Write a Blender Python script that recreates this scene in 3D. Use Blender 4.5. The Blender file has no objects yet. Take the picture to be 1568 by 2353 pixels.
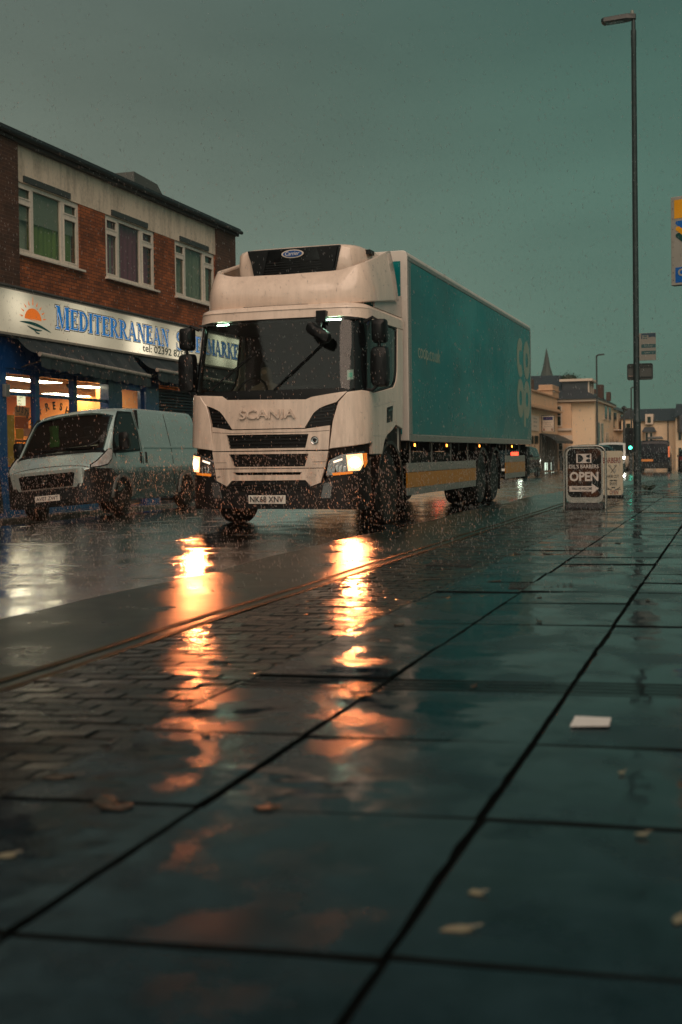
import bpy, bmesh, math, random
from mathutils import Vector, Matrix
random.seed(7)
SC = bpy.context.scene
C = SC.collection
R = math.radians
NRAIN, HAZE = 20000, True

# ---------------------------------------------------------------- materials
def N(nt, t, **k):
    n = nt.nodes.new(t)
    for a, b in k.items():
        if a in n.inputs.keys(): n.inputs[a].default_value = b
        else: setattr(n, a, b)
    return n
MATS = {}
def M(name, col=(.5,.5,.5), rough=.5, metal=0., var=.12, vs=6., bump=0., bs=60., coat=0., emit=None, es=0., stretch=None, spec=.5, rv=.1):
    """principled paint with a little wear in colour and gloss"""
    if name in MATS: return MATS[name]
    m = bpy.data.materials.new(name); m.use_nodes = True
    nt = m.node_tree; b = nt.nodes['Principled BSDF']
    b.inputs['Base Color'].default_value = (*col, 1); b.inputs['Roughness'].default_value = rough
    b.inputs['Metallic'].default_value = metal; b.inputs['Coat Weight'].default_value = coat
    b.inputs['Specular IOR Level'].default_value = spec
    b.inputs['Coat Roughness'].default_value = .08
    if emit:
        b.inputs['Emission Color'].default_value = (*emit, 1); b.inputs['Emission Strength'].default_value = es
    tc = N(nt, 'ShaderNodeTexCoord'); vec = tc.outputs['Object']
    if stretch:
        mp = N(nt, 'ShaderNodeMapping'); mp.inputs['Scale'].default_value = stretch
        nt.links.new(vec, mp.inputs['Vector']); vec = mp.outputs['Vector']
    if var or rv:
        nz = N(nt, 'ShaderNodeTexNoise', Scale=vs, Detail=6., Roughness=.6)
        nt.links.new(vec, nz.inputs['Vector'])
        if var:
            mx = N(nt, 'ShaderNodeMix', data_type='RGBA')
            mx.inputs[6].default_value = (*[c*(1-var*1.6) for c in col], 1); mx.inputs[7].default_value = (*[min(1, c*(1+var)) for c in col], 1)
            nt.links.new(nz.outputs['Fac'], mx.inputs[0]); nt.links.new(mx.outputs[2], b.inputs['Base Color'])
        if rv:
            mr = N(nt, 'ShaderNodeMapRange'); mr.inputs['To Min'].default_value = max(.02, rough-rv); mr.inputs['To Max'].default_value = min(1, rough+rv)
            mr.inputs['From Min'].default_value = .3; mr.inputs['From Max'].default_value = .7
            nt.links.new(nz.outputs['Fac'], mr.inputs['Value']); nt.links.new(mr.outputs[0], b.inputs['Roughness'])
    if bump:
        n2 = N(nt, 'ShaderNodeTexNoise', Scale=bs, Detail=4.)
        nt.links.new(vec, n2.inputs['Vector'])
        bp = N(nt, 'ShaderNodeBump', Strength=bump, Distance=.01)
        nt.links.new(n2.outputs['Fac'], bp.inputs['Height']); nt.links.new(bp.outputs[0], b.inputs['Normal'])
    MATS[name] = m
    return m
def EM(name, col, s):
    return M(name, (.2,.2,.2), .4, var=0, rv=0, emit=col, es=s)
def GLASS(name, tint=(.7,.75,.75), rough=.02, minr=.04):
    if name in MATS: return MATS[name]
    m = bpy.data.materials.new(name); m.use_nodes = True; nt = m.node_tree; nt.nodes.clear()
    o = N(nt, 'ShaderNodeOutputMaterial'); mx = N(nt, 'ShaderNodeMixShader'); fr = N(nt, 'ShaderNodeFresnel', IOR=1.5)
    t = N(nt, 'ShaderNodeBsdfTransparent'); t.inputs[0].default_value = (*tint, 1)
    g = N(nt, 'ShaderNodeBsdfGlossy'); g.inputs['Roughness'].default_value = rough
    tc = N(nt, 'ShaderNodeTexCoord'); nz = N(nt, 'ShaderNodeTexNoise', Scale=25., Detail=3.)
    bp = N(nt, 'ShaderNodeBump', Strength=.03, Distance=.01)
    nt.links.new(tc.outputs['Object'], nz.inputs['Vector']); nt.links.new(nz.outputs['Fac'], bp.inputs['Height']); nt.links.new(bp.outputs[0], g.inputs['Normal'])
    ad = N(nt, 'ShaderNodeMath', operation='ADD'); ad.inputs[1].default_value = minr
    nt.links.new(fr.outputs[0], ad.inputs[0])
    ge = N(nt, 'ShaderNodeNewGeometry'); iv = N(nt, 'ShaderNodeMath', operation='SUBTRACT'); iv.inputs[0].default_value = 1.; nt.links.new(ge.outputs['Backfacing'], iv.inputs[1])
    mu = N(nt, 'ShaderNodeMath', operation='MULTIPLY'); nt.links.new(ad.outputs[0], mu.inputs[0]); nt.links.new(iv.outputs[0], mu.inputs[1]); nt.links.new(mu.outputs[0], mx.inputs[0])
    nt.links.new(t.outputs[0], mx.inputs[1]); nt.links.new(g.outputs[0], mx.inputs[2]); nt.links.new(mx.outputs[0], o.inputs[0])
    MATS[name] = m
    return m

# ---------------------------------------------------------------- mesh helper
class MB:
    def __init__(s): s.v = []; s.f = []
    def add(s, vs, fs):
        o = len(s.v); s.v += [tuple(p) for p in vs]; s.f += [tuple(i+o for i in f) for f in fs]; return s
    def box(s, x0, x1, y0, y1, z0, z1):
        return s.add([(x,y,z) for z in (z0,z1) for y in (y0,y1) for x in (x0,x1)],
                     [(0,2,3,1),(4,5,7,6),(0,1,5,4),(2,6,7,3),(0,4,6,2),(1,3,7,5)])
    def prism(s, poly, axis, a, b):
        """poly: 2-d points; axis 'x','y' or 'z' is the extrusion axis; remaining axes keep xyz order"""
        def P(p, d): return {'x':(d,p[0],p[1]), 'y':(p[0],d,p[1]), 'z':(p[0],p[1],d)}[axis]
        n = len(poly)
        return s.add([P(p,a) for p in poly]+[P(p,b) for p in poly],
                     [tuple(range(n))[::-1], tuple(range(n,2*n))]+[(i,(i+1)%n,n+(i+1)%n,n+i) for i in range(n)])
    def loft(s, rings, closed=True, caps=True):
        n = len(rings[0]); vs = [p for r in rings for p in r]; fs = []
        for k in range(len(rings)-1):
            for i in range(n if closed else n-1):
                j = (i+1) % n
                fs.append((k*n+i, k*n+j, (k+1)*n+j, (k+1)*n+i))
        if caps and closed: fs += [tuple(range(n))[::-1], tuple(range((len(rings)-1)*n, len(rings)*n))]
        return s.add(vs, fs)
    def tube(s, pts, r, n=8, caps=True):
        pts = [Vector(p) for p in pts]; rings = []
        rs = r if isinstance(r, (list, tuple)) else [r]*len(pts)
        up = None
        for i, p in enumerate(pts):
            d = (pts[min(i+1,len(pts)-1)]-pts[max(i-1,0)]).normalized()
            if up is None:
                up = Vector((0,0,1)) if abs(d.z) < .9 else Vector((1,0,0))
            a = d.cross(up).normalized(); b = a.cross(d).normalized(); up = b
            rings.append([p+(a*math.cos(t)+b*math.sin(t))*rs[i] for t in [2*math.pi*k/n for k in range(n)]])
        return s.loft(rings, True, caps)
    def lathe(s, prof, c, axis='z', n=24):
        rings = []
        for r, h in prof:
            ring = []
            for k in range(n):
                t = 2*math.pi*k/n; a, b = r*math.cos(t), r*math.sin(t)
                ring.append({'z':(c[0]+a,c[1]+b,c[2]+h),'x':(c[0]+h,c[1]+a,c[2]+b),'y':(c[0]+b,c[1]+h,c[2]+a)}[axis])
            rings.append(ring)
        return s.loft(rings, True, True)
    def build(s, name, mat, parent=None, smooth=False, bevel=0., seg=2, ang=40):
        me = bpy.data.meshes.new(name); me.from_pydata(s.v, [], s.f)
        bm = bmesh.new(); bm.from_mesh(me); bmesh.ops.recalc_face_normals(bm, faces=bm.faces[:]); bm.to_mesh(me); bm.free()
        if mat is not None: me.materials.append(mat)
        o = bpy.data.objects.new(name, me); C.objects.link(o)
        if parent is not None: o.parent = parent
        if smooth:
            me.polygons.foreach_set('use_smooth', [True]*len(me.polygons)); me.set_sharp_from_angle(angle=R(ang))
        if bevel:
            b = o.modifiers.new('bevel', 'BEVEL'); b.width = bevel; b.segments = seg; b.limit_method = 'ANGLE'; b.angle_limit = R(35)
        return o
def B(): return MB()
def empty(name, loc, label, cat, group=None, rot=(0,0,0)):
    o = bpy.data.objects.new(name, None); C.objects.link(o); o.location = loc; o.rotation_euler = rot
    return tag(o, label, cat, group)
def tag(o, label, cat, group=None):
    o['label'] = label; o['category'] = cat
    if group: o['group'] = group
    return o
def struct(o, kind='structure'): o['kind'] = kind; return o
def copy_tree(o, parent=None):
    c = o.copy(); C.objects.link(c)
    if parent is not None: c.parent = parent
    for ch in [k for k in o.children]: copy_tree(ch, c)
    return c
FACE_S = (R(90), 0, 0)            # lettering seen from -Y
FACE_E = (R(90), 0, R(90))        # lettering seen from +X
def text(s, loc, rot, mat, parent, name='lettering', size=1., width=None, height=None, bold=0., depth=.002, align='LEFT', spacing=1., shear=0.):
    """lettering as a mesh; width/height scale the outline to a real size"""
    cu = bpy.data.curves.new(name, 'FONT'); cu.body = s; cu.size = 1.; cu.offset = bold; cu.extrude = .5
    cu.space_character = spacing; cu.shear = shear; cu.resolution_u = 3
    t = bpy.data.objects.new(name, cu); C.objects.link(t)
    me = bpy.data.meshes.new_from_object(t.evaluated_get(bpy.context.evaluated_depsgraph_get()))
    bpy.data.objects.remove(t); bpy.data.curves.remove(cu)
    xs = [v.co.x for v in me.vertices]; ys = [v.co.y for v in me.vertices]
    x0, x1, y0, y1 = min(xs), max(xs), min(ys), max(ys)
    sy = height/(y1-y0) if height else size
    sx = width/(x1-x0) if width else sy
    ox = {'LEFT':x0, 'CENTER':(x0+x1)/2}[align]
    for v in me.vertices:
        v.co.x = (v.co.x-ox)*sx; v.co.y = (v.co.y-y0)*sy; v.co.z = (v.co.z+.5)*depth
    me.name = name; me.materials.clear(); me.materials.append(mat)
    o = bpy.data.objects.new(name, me); C.objects.link(o); o.location = loc; o.rotation_euler = rot
    if parent is not None: o.parent = parent
    return o
def smooth01(a, b, x):
    t = max(0., min(1., (x-a)/(b-a))); return t*t*(3-2*t)
def gz(x, y):
    """height of the cambered street"""
    z = -.0075*max(0., min(85., y-25.))
    c = 0.
    if x < -8: c = .13*min(1., (-8-x)/3.4)
    if x < -11.4: c += .20*(-11.4-x)/2.1
    return z - c*(1-.75*smooth01(33, 60, y))

# ---------------------------------------------------------------- camera
F, PW, PH = 2700., 1568., 2353.
yaw, pitch, roll = math.atan(904/F), R(1.0), R(.75)
cam = bpy.data.cameras.new('camera'); co = bpy.data.objects.new('camera', cam); C.objects.link(co)
cam.sensor_fit = 'VERTICAL'; cam.sensor_height = 36.; cam.sensor_width = 24.; cam.lens = 36.*F/PH
cam.shift_y = -84.37/PH
cam.clip_start = .05; cam.clip_end = 2000
co.matrix_world = Matrix.Translation((0,0,.97)) @ Matrix.Rotation(yaw,4,'Z') @ Matrix.Rotation(R(90)-pitch,4,'X') @ Matrix.Rotation(-roll,4,'Z')
cam.dof.use_dof = True; cam.dof.focus_distance = 16.6; cam.dof.aperture_fstop = 2.3
SC.camera = co

# ---------------------------------------------------------------- sky and sun
SUN_EL, SUN_AZ = R(50), R(155)       # low glow behind the photographer, under heavy cloud
w = bpy.data.worlds.new('World'); SC.world = w; w.use_nodes = True
nt = w.node_tree; bg = nt.nodes['Background']
tc = N(nt, 'ShaderNodeTexCoord'); sx = N(nt, 'ShaderNodeSeparateXYZ'); nt.links.new(tc.outputs['Generated'], sx.inputs[0])
sky = N(nt, 'ShaderNodeTexSky', sky_type='NISHITA'); sky.sun_disc = False; sky.sun_elevation = SUN_EL; sky.sun_rotation = SUN_AZ
# cloud deck: warm grey towards the west, cold green overhead and to the north
ht = N(nt, 'ShaderNodeValToRGB'); e = ht.color_ramp.elements
e[0].position = .0; e[0].color = (.118,.128,.100,1)
e[1].position = .58; e[1].color = (.024,.042,.044,1)
x = e.new(.10); x.color = (.116,.127,.099,1)
x = e.new(.30); x.color = (.080,.099,.079,1)
nt.links.new(sx.outputs['Z'], ht.inputs[0])
dp = N(nt, 'ShaderNodeVectorMath', operation='DOT_PRODUCT'); dp.inputs[1].default_value = (.93,.34,0)
nt.links.new(tc.outputs['Generated'], dp.inputs[0])
mr = N(nt, 'ShaderNodeMapRange'); mr.inputs['From Min'].default_value = -.28; mr.inputs['From Max'].default_value = .30; mr.interpolation_type = 'SMOOTHSTEP'
nt.links.new(dp.outputs['Value'], mr.inputs['Value'])
cold = N(nt, 'ShaderNodeMix', data_type='RGBA', blend_type='MULTIPLY'); cold.inputs[7].default_value = (.47,.80,.77,1)
nt.links.new(mr.outputs[0], cold.inputs[0]); nt.links.new(ht.outputs[0], cold.inputs[6])
mp = N(nt, 'ShaderNodeMapping'); mp.inputs['Scale'].default_value = (1.6,1.6,5.); nt.links.new(tc.outputs['Generated'], mp.inputs['Vector'])
nz = N(nt, 'ShaderNodeTexNoise', Scale=1.3, Detail=5., Roughness=.5); nt.links.new(mp.outputs[0], nz.inputs['Vector'])
cr = N(nt, 'ShaderNodeMapRange'); cr.inputs['From Min'].default_value = .3; cr.inputs['From Max'].default_value = .7; cr.inputs['To Min'].default_value = .80; cr.inputs['To Max'].default_value = 1.16
nt.links.new(nz.outputs['Fac'], cr.inputs['Value'])
cl = N(nt, 'ShaderNodeVectorMath', operation='SCALE'); nt.links.new(cold.outputs[2], cl.inputs[0]); nt.links.new(cr.outputs[0], cl.inputs['Scale'])
SKYK = N(nt, 'ShaderNodeVectorMath', operation='SCALE'); SKYK.inputs['Scale'].default_value = .0015; nt.links.new(sky.outputs[0], SKYK.inputs[0])
ad = N(nt, 'ShaderNodeVectorMath', operation='ADD'); nt.links.new(cl.outputs[0], ad.inputs[0]); nt.links.new(SKYK.outputs[0], ad.inputs[1])
br_ = N(nt, 'ShaderNodeVectorMath', operation='DOT_PRODUCT'); br_.inputs[1].default_value = (.12,-.90,.42); nt.links.new(tc.outputs['Generated'], br_.inputs[0])
bm_ = N(nt, 'ShaderNodeMapRange', interpolation_type='SMOOTHSTEP'); bm_.inputs['From Min'].default_value = .15; bm_.inputs['From Max'].default_value = 1.; nt.links.new(br_.outputs['Value'], bm_.inputs['Value'])
glo = N(nt, 'ShaderNodeVectorMath', operation='SCALE'); glo.inputs[0].default_value = (.34,.32,.26); nt.links.new(bm_.outputs[0], glo.inputs['Scale'])
ad2 = N(nt, 'ShaderNodeVectorMath', operation='ADD'); nt.links.new(ad.outputs[0], ad2.inputs[0]); nt.links.new(glo.outputs[0], ad2.inputs[1])
nt.links.new(ad2.outputs[0], bg.inputs['Color']); bg.inputs['Strength'].default_value = 1.0
sl = bpy.data.lights.new('sun', 'SUN'); sl.energy = 1.12; sl.angle = R(60); sl.color = (1.,.71,.54)
so = bpy.data.objects.new('sun', sl); C.objects.link(so)
so.rotation_euler = Vector((-.42, .92, -math.tan(SUN_EL))).to_track_quat('-Z','Y').to_euler()
SC.view_settings.view_transform = 'Standard'; SC.view_settings.look = 'None'; SC.view_settings.exposure = .75; SC.view_settings.gamma = 1
SC.cycles.use_denoising = True
SC.cycles.max_bounces = 8; SC.cycles.transparent_max_bounces = 16; SC.cycles.sample_clamp_indirect = 6.
SC.cycles.caustics_reflective = False; SC.cycles.caustics_refractive = False
# ---------------------------------------------------------------- ground
def wet(name, base, base2, r0, r1, bump, bscale, puddle=None, wave=.0, wscale=6., stretch=(1,1,1), brick=None, lo=.42, hi=.62, ior=1.33):
    m = bpy.data.materials.new(name); m.use_nodes = True; nt = m.node_tree; b = nt.nodes['Principled BSDF']
    tc = N(nt, 'ShaderNodeTexCoord'); mp = N(nt, 'ShaderNodeMapping'); mp.inputs['Scale'].default_value = stretch
    nt.links.new(tc.outputs['Object'], mp.inputs[0]); v = mp.outputs[0]
    n1 = N(nt, 'ShaderNodeTexNoise', Scale=1.7, Detail=7., Roughness=.62); nt.links.new(v, n1.inputs['Vector'])
    mr = N(nt, 'ShaderNodeMapRange'); mr.inputs['From Min'].default_value = lo; mr.inputs['From Max'].default_value = hi
    mr.inputs['To Min'].default_value = r0; mr.inputs['To Max'].default_value = r1
    nt.links.new(n1.outputs['Fac'], mr.inputs['Value']); mx = N(nt, 'ShaderNodeMix', data_type='RGBA'); mx.inputs[6].default_value = (*base,1); mx.inputs[7].default_value = (*base2,1)
    n3 = N(nt, 'ShaderNodeTexNoise', Scale=5., Detail=12., Roughness=.82); nt.links.new(v, n3.inputs['Vector'])
    m9 = N(nt, 'ShaderNodeMapRange'); m9.inputs['From Min'].default_value = .36; m9.inputs['From Max'].default_value = .66; nt.links.new(n3.outputs['Fac'], m9.inputs['Value']); nt.links.new(m9.outputs[0], mx.inputs[0]); col = mx.outputs[2]
    n2 = N(nt, 'ShaderNodeTexNoise', Scale=bscale, Detail=3.); nt.links.new(tc.outputs['Object'], n2.inputs['Vector'])
    hgt = n2.outputs['Fac']
    # the film of water levels the grain where it lies deep
    st = N(nt, 'ShaderNodeMapRange'); st.inputs['From Min'].default_value = lo; st.inputs['From Max'].default_value = hi
    st.inputs['To Min'].default_value = bump*.12; st.inputs['To Max'].default_value = bump
    nt.links.new(n1.outputs['Fac'], st.inputs['Value'])
    bp = N(nt, 'ShaderNodeBump', Distance=.0011); nt.links.new(st.outputs[0], bp.inputs['Strength']); nt.links.new(hgt, bp.inputs['Height'])
    last = bp
    if wave:
        n4 = N(nt, 'ShaderNodeTexNoise', Scale=wscale, Detail=2.); nt.links.new(tc.outputs['Object'], n4.inputs['Vector'])
        b2 = N(nt, 'ShaderNodeBump', Strength=wave, Distance=.05); nt.links.new(n4.outputs['Fac'], b2.inputs['Height']); nt.links.new(last.outputs[0], b2.inputs['Normal']); last = b2
    if brick:
        m3 = N(nt, 'ShaderNodeMapping'); m3.inputs['Rotation'].default_value = (0,0,brick[2]); nt.links.new(tc.outputs['Object'], m3.inputs[0])
        br = N(nt, 'ShaderNodeTexBrick', Scale=1.); br.inputs['Brick Width'].default_value = brick[0]; br.inputs['Row Height'].default_value = brick[1]
        br.inputs['Mortar Size'].default_value = .006; br.inputs['Mortar Smooth'].default_value = .5; br.inputs['Bias'].default_value = -.1
        br.inputs['Color1'].default_value = (*base,1); br.inputs['Color2'].default_value = (*base2,1); br.inputs['Mortar'].default_value = (.006,.007,.007,1)
        nt.links.new(m3.outputs[0], br.inputs['Vector']); 
        mm = N(nt, 'ShaderNodeMix', data_type='RGBA', blend_type='MULTIPLY'); mm.inputs[0].default_value = .6
        nt.links.new(br.outputs['Color'], mm.inputs[6]); nt.links.new(n3.outputs['Color'], mm.inputs[7]); col = mm.outputs[2]
        b3 = N(nt, 'ShaderNodeBump', Strength=.8, Distance=.008, invert=True); nt.links.new(br.outputs['Fac'], b3.inputs['Height']); nt.links.new(last.outputs[0], b3.inputs['Normal']); last = b3
    # stone below, a film of water on top: gaussian ripples give the film narrow streaks without a wide halo
    df = N(nt, 'ShaderNodeBsdfDiffuse'); gl = N(nt, 'ShaderNodeBsdfGlossy', distribution='BECKMANN'); fr = N(nt, 'ShaderNodeFresnel', IOR=ior); ms = N(nt, 'ShaderNodeMixShader')
    nt.links.new(col, df.inputs['Color']); nt.links.new(last.outputs[0], df.inputs['Normal']); nt.links.new(last.outputs[0], gl.inputs['Normal']); nt.links.new(mr.outputs[0], gl.inputs['Roughness']); gl.inputs['Color'].default_value = (1,1,1,1)
    pm = N(nt, 'ShaderNodeMapRange', interpolation_type='SMOOTHSTEP'); pm.inputs['From Min'].default_value = lo-.02; pm.inputs['From Max'].default_value = hi+.04; pm.inputs['To Min'].default_value = 1.; pm.inputs['To Max'].default_value = .78
    nt.links.new(n1.outputs['Fac'], pm.inputs['Value']); fm = N(nt, 'ShaderNodeMath', operation='MULTIPLY'); nt.links.new(fr.outputs[0], fm.inputs[0]); nt.links.new(pm.outputs[0], fm.inputs[1])
    nt.links.new(fm.outputs[0], ms.inputs[0]); nt.links.new(df.outputs[0], ms.inputs[1]); nt.links.new(gl.outputs[0], ms.inputs[2])
    nt.links.new(ms.outputs[0], nt.nodes['Material Output'].inputs['Surface']); nt.nodes.remove(b)
    MATS[name] = m
    return m
def sheet(name, xs, ys, z, mat, kind='structure'):
    b = B(); vs = [(x, y, z(x,y)) for y in ys for x in xs]; n = len(xs)
    b.add(vs, [(j*n+i, j*n+i+1, (j+1)*n+i+1, (j+1)*n+i) for j in range(len(ys)-1) for i in range(n-1)])
    return struct(b.build(name, mat, smooth=True, ang=60), kind)
YS = [-14,-6,0,3,6,9,12,15,18,21,25,30,35,40,45,50,55,60,70,80,95,110,140,200,400]
m_road = wet('wet_asphalt', (.002,.006,.008), (.006,.012,.013), .17, .28, 2.4, 70., wave=.05, wscale=9., ior=1.22)
m_strip = wet('worn_asphalt', (.004,.010,.009), (.018,.028,.023), .24, .36, 2.2, 62., wave=.04, wscale=8., ior=1.19, lo=.3, hi=.6)
m_brick = wet('brick_paver', (.010,.011,.011), (.026,.024,.020), .16, .28, 1.6, 75., wave=.04, wscale=8., lo=.35, hi=.6)
m_slab = wet('wet_slab', (.001,.005,.008), (.011,.024,.032), .06, .31, 1.1, 80., wave=.12, wscale=3.5, ior=1.42, lo=.44, hi=.58)
m_joint = M('joint_dirt', (.003,.004,.004), .7, var=.4, vs=30, spec=.06)
m_far_slab = wet('far_slab', (.03,.03,.028), (.06,.055,.05), .1, .3, .3, 60.)
sheet('ground', [-900,-60,60,900], [-300,0,110,300,1500], lambda x,y: -1.1, M('ground_dark', (.03,.032,.03), .7))
sheet('road', [-13.8,-13.4,-12.5,-11.4,-10.2,-9,-8,-7,-6,-5,-4,-2.8,-1.5,0,4,9], YS, lambda x,y: gz(x,y)-(.03 if x>-2 and y<50 else 0), m_road)
def edge(y): return -4.2+.05*math.sin(y*.9)+.03*math.sin(y*2.3)
yy = [(-14+i*.5) for i in range(0, 120)]
b = B(); vs = []
for y in yy:
    for t in (0,.3,.6,1.): x = edge(y)*(1-t)-2.90*t; vs.append((x, y, gz(x,y)+.006))
b.add(vs, [(j*4+i, j*4+i+1, (j+1)*4+i+1, (j+1)*4+i) for j in range(len(yy)-1) for i in range(3)])
struct(b.build('road_strip', m_strip, smooth=True))
b = B(); rng = random.Random(9); row = 0; y = 1.2
while y < 46:
    w_ = .106 if y < 24 else .212; k0 = -2.835 - (.105 if row % 2 else 0)
    for i in range(6):
        x0, x1 = max(-2.835, k0+.21*i+.004), min(-1.958, k0+.21*i+.206)
        if x1-x0 < .03: continue
        tx, ty, dz = rng.gauss(0,.016), rng.gauss(0,.016), rng.gauss(0,.0016); cx = (x0+x1)/2
        P = [(x0,y+.20*(x0+2.4)+.004),(x1,y+.20*(x1+2.4)+.004),(x1,y+.20*(x1+2.4)+w_-.004),(x0,y+.20*(x0+2.4)+w_-.004)]; cy = (P[0][1]+P[2][1])/2
        top = [(px,py,gz(px,py)+.020+dz+tx*(px-cx)+ty*(py-cy)) for px,py in P]; ins = .006
        t2 = [(px+(ins if px<cx else -ins), py+(ins if py<cy else -ins), z+.002) for px,py,z in top]; bot = [(px,py,gz(px,py)+.002) for px,py in P]
        b.add(bot+top+t2, [(0,1,5,4),(1,2,6,5),(2,3,7,6),(3,0,4,7),(4,5,9,8),(5,6,10,9),(6,7,11,10),(7,4,8,11),(8,9,10,11)])
    y += w_; row += 1
struct(b.build('brick_paving', m_brick))
sheet('paving_bed', [-2.86,-1.93], [-14+i for i in range(0,62)], lambda x,y: gz(x,y)+.009, m_joint)
# double yellow lines, worn through in places
m_yel = bpy.data.materials.new('worn_yellow_paint'); m_yel.use_nodes = True
nt = m_yel.node_tree; pb = nt.nodes['Principled BSDF']; tc = N(nt, 'ShaderNodeTexCoord'); nz = N(nt, 'ShaderNodeTexNoise', Scale=7., Detail=8., Roughness=.75)
nt.links.new(tc.outputs['Object'], nz.inputs['Vector']); rp = N(nt, 'ShaderNodeValToRGB'); rp.color_ramp.elements[0].position = .40; rp.color_ramp.elements[0].color = (.022,.022,.02,1)
rp.color_ramp.elements[1].position = .58; rp.color_ramp.elements[1].color = (.050,.032,.010,1); nt.links.new(nz.outputs['Fac'], rp.inputs[0]); nt.links.new(rp.outputs[0], pb.inputs['Base Color']); pb.inputs['Roughness'].default_value = .5; pb.inputs['Specular IOR Level'].default_value = .12
n9 = N(nt, 'ShaderNodeTexNoise', Scale=110.); nt.links.new(tc.outputs['Object'], n9.inputs['Vector']); bp = N(nt, 'ShaderNodeBump', Strength=.6, Distance=.01); nt.links.new(n9.outputs['Fac'], bp.inputs['Height']); nt.links.new(bp.outputs[0], pb.inputs['Normal'])
b = B()
for x0 in (-3.06, -2.93):
    vs = [];
    for y in yy:
        wv = .012*math.sin(y*1.7)
        for x in (x0+wv, x0+.05+wv): vs.append((x, y, gz(x,y)+.010))
    b.add(vs, [(j*2, j*2+1, j*2+3, j*2+2) for j in range(len(yy)-1)])
struct(b.build('road_markings', m_yel))
# flagstones: every slab lies at its own small tilt so that it mirrors its own patch of sky
def cross(yc, x): return yc + (.135 if x < -.5 else .10)*(x+.625)
ycs = [2.09-.87*k for k in range(1,8)][::-1] + [2.09,2.965,3.79,4.59,4.84]
while ycs[-1] < 62: ycs.append(ycs[-1] + random.choice((.60,.78,.86,.92)))
xcs = [-1.95,-1.375,-.625,.125,.875,1.625,2.4,3.2,4.2]
b = B(); rng = random.Random(3)
for i in range(len(xcs)-1):
    g = .006 if i else .005
    gl = .0075 if xcs[i] == -.625 else g; gr = .0075 if xcs[i+1] == -.625 else g
    for j in range(len(ycs)-1):
        x0, x1 = xcs[i]+gl, xcs[i+1]-gr
        if abs(ycs[j]-4.59) < .01:               # slotted drainage channel across the walk
            w0 = .25/4
            strips = [(4.592+w0*k, 4.592+w0*k+.031) for k in range(4)]
        else: strips = [(ycs[j]+g, ycs[j+1]-g)]
        tx, ty, dz = rng.gauss(0,.0055), rng.gauss(0,.0055), rng.gauss(0,.0022)
        if ycs[j] > 30: tx *= .5; ty *= .5
        for a0, a1 in strips:
            P = [(x0,cross(a0,x0)),(x1,cross(a0,x1)),(x1,cross(a1,x1)),(x0,cross(a1,x0))]
            cx, cy = (x0+x1)/2, (P[0][1]+P[2][1])/2
            if ycs[j] < 16 and len(strips) == 1:
                Q = []
                for e in range(4):
                    (ax,ay),(bx_,by_) = P[e], P[(e+1)%4]
                    for q in range(8):
                        t = q/8; nx, ny = (by_-ay), -(bx_-ax); L_ = math.hypot(nx,ny); d = min(.006, rng.gauss(-.0006,.0012)) - (rng.random() < .03)*rng.uniform(.003,.010) - (.008*rng.random() if q == 0 else 0)
                        Q.append((ax+(bx_-ax)*t+nx/L_*d, ay+(by_-ay)*t+ny/L_*d))
                P = Q
            m_ = len(P); ins = .003
            def up(px,py): return gz(px,py)+.028+dz+tx*(px-cx)+ty*(py-cy)
            t2 = []
            for px,py in P:
                L_ = math.hypot(px-cx,py-cy); qx, qy = px+(cx-px)/L_*ins*1.4, py+(cy-py)/L_*ins*1.4; t2.append((qx,qy,up(qx,qy)))
            mid = [(px,py,up(px,py)-.004) for px,py in P]
            bot = [(px,py,gz(px,py)-.01) for px,py in P]
            b.add(bot+mid+t2, [(k,(k+1)%m_,m_+(k+1)%m_,m_+k) for k in range(m_)]+[(m_+k,m_+(k+1)%m_,2*m_+(k+1)%m_,2*m_+k) for k in range(m_)]+[tuple(range(2*m_,3*m_))])
pav = struct(b.build('pavement', m_slab)); pav.data.materials.append(m_joint)
pav.data.polygons.foreach_set('material_index', [0 if (abs(p.normal.z) > .9) else 1 for p in pav.data.polygons])
sheet('pavement_bed', [-1.95,0,4.3], [-6,0,6,12,25,45,62], lambda x,y: gz(x,y)+.010, m_joint)
# kerb and pavement on the shop side
def kerb_top(x,y): return gz(-13.8,y)+.14 + .03*(-13.8-x)/1.4
sheet('far_pavement', [-16,-15.2,-14.6,-13.95], YS, kerb_top, m_far_slab)
b = B(); P = [-13.95,-13.8]
rings = [[(-13.95,y,kerb_top(-13.95,y)+.004),(-13.82,y,kerb_top(-13.82,y)+.004),(-13.79,y,kerb_top(-13.8,y)-.02),(-13.78,y,gz(-13.8,y)-.1),(-13.95,y,gz(-13.8,y)-.1)] for y in YS]
b.loft(rings); struct(b.build('far_kerb', M('kerb_stone', (.10,.095,.085), .25, var=.25, vs=4, bump=.3, bs=40)))
# iron covers
def cover(name, cx, cy, wx, wy, skew, label):
    r = empty(name, (cx,cy,gz(cx,cy)+.030), label, 'manhole cover')
    b = B(); b.box(-wx/2,wx/2,-wy/2,wy/2,-.02,.001); b.build('frame', M('cast_iron', (.018,.018,.017), .3, .6, bump=.4, bs=30), r)
    b = B(); b.box(-wx/2+.012,wx/2-.012,-wy/2+.012,wy/2-.012,-.001,.0025); n = int(wx/.045); k = int(wy/.045)
    for i in range(n):
        for j in range(k):
            x, y = -wx/2+.03+i*(wx-.06)/(n-1), -wy/2+.03+j*(wy-.06)/(k-1)
            s = .017; d = .007 if (i+j) % 2 else .019
            b.box(x-d, x+d, y-(.026-d), y+(.026-d), .0005, .006)
    b.build('lid', MATS['cast_iron'], r, bevel=.001)
    r.rotation_euler = (0,0,skew); return r
cover('manhole_cover', -1.29, 8.27, .46, .34, R(8), 'square iron cover with raised tread set in the flagstones')
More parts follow.
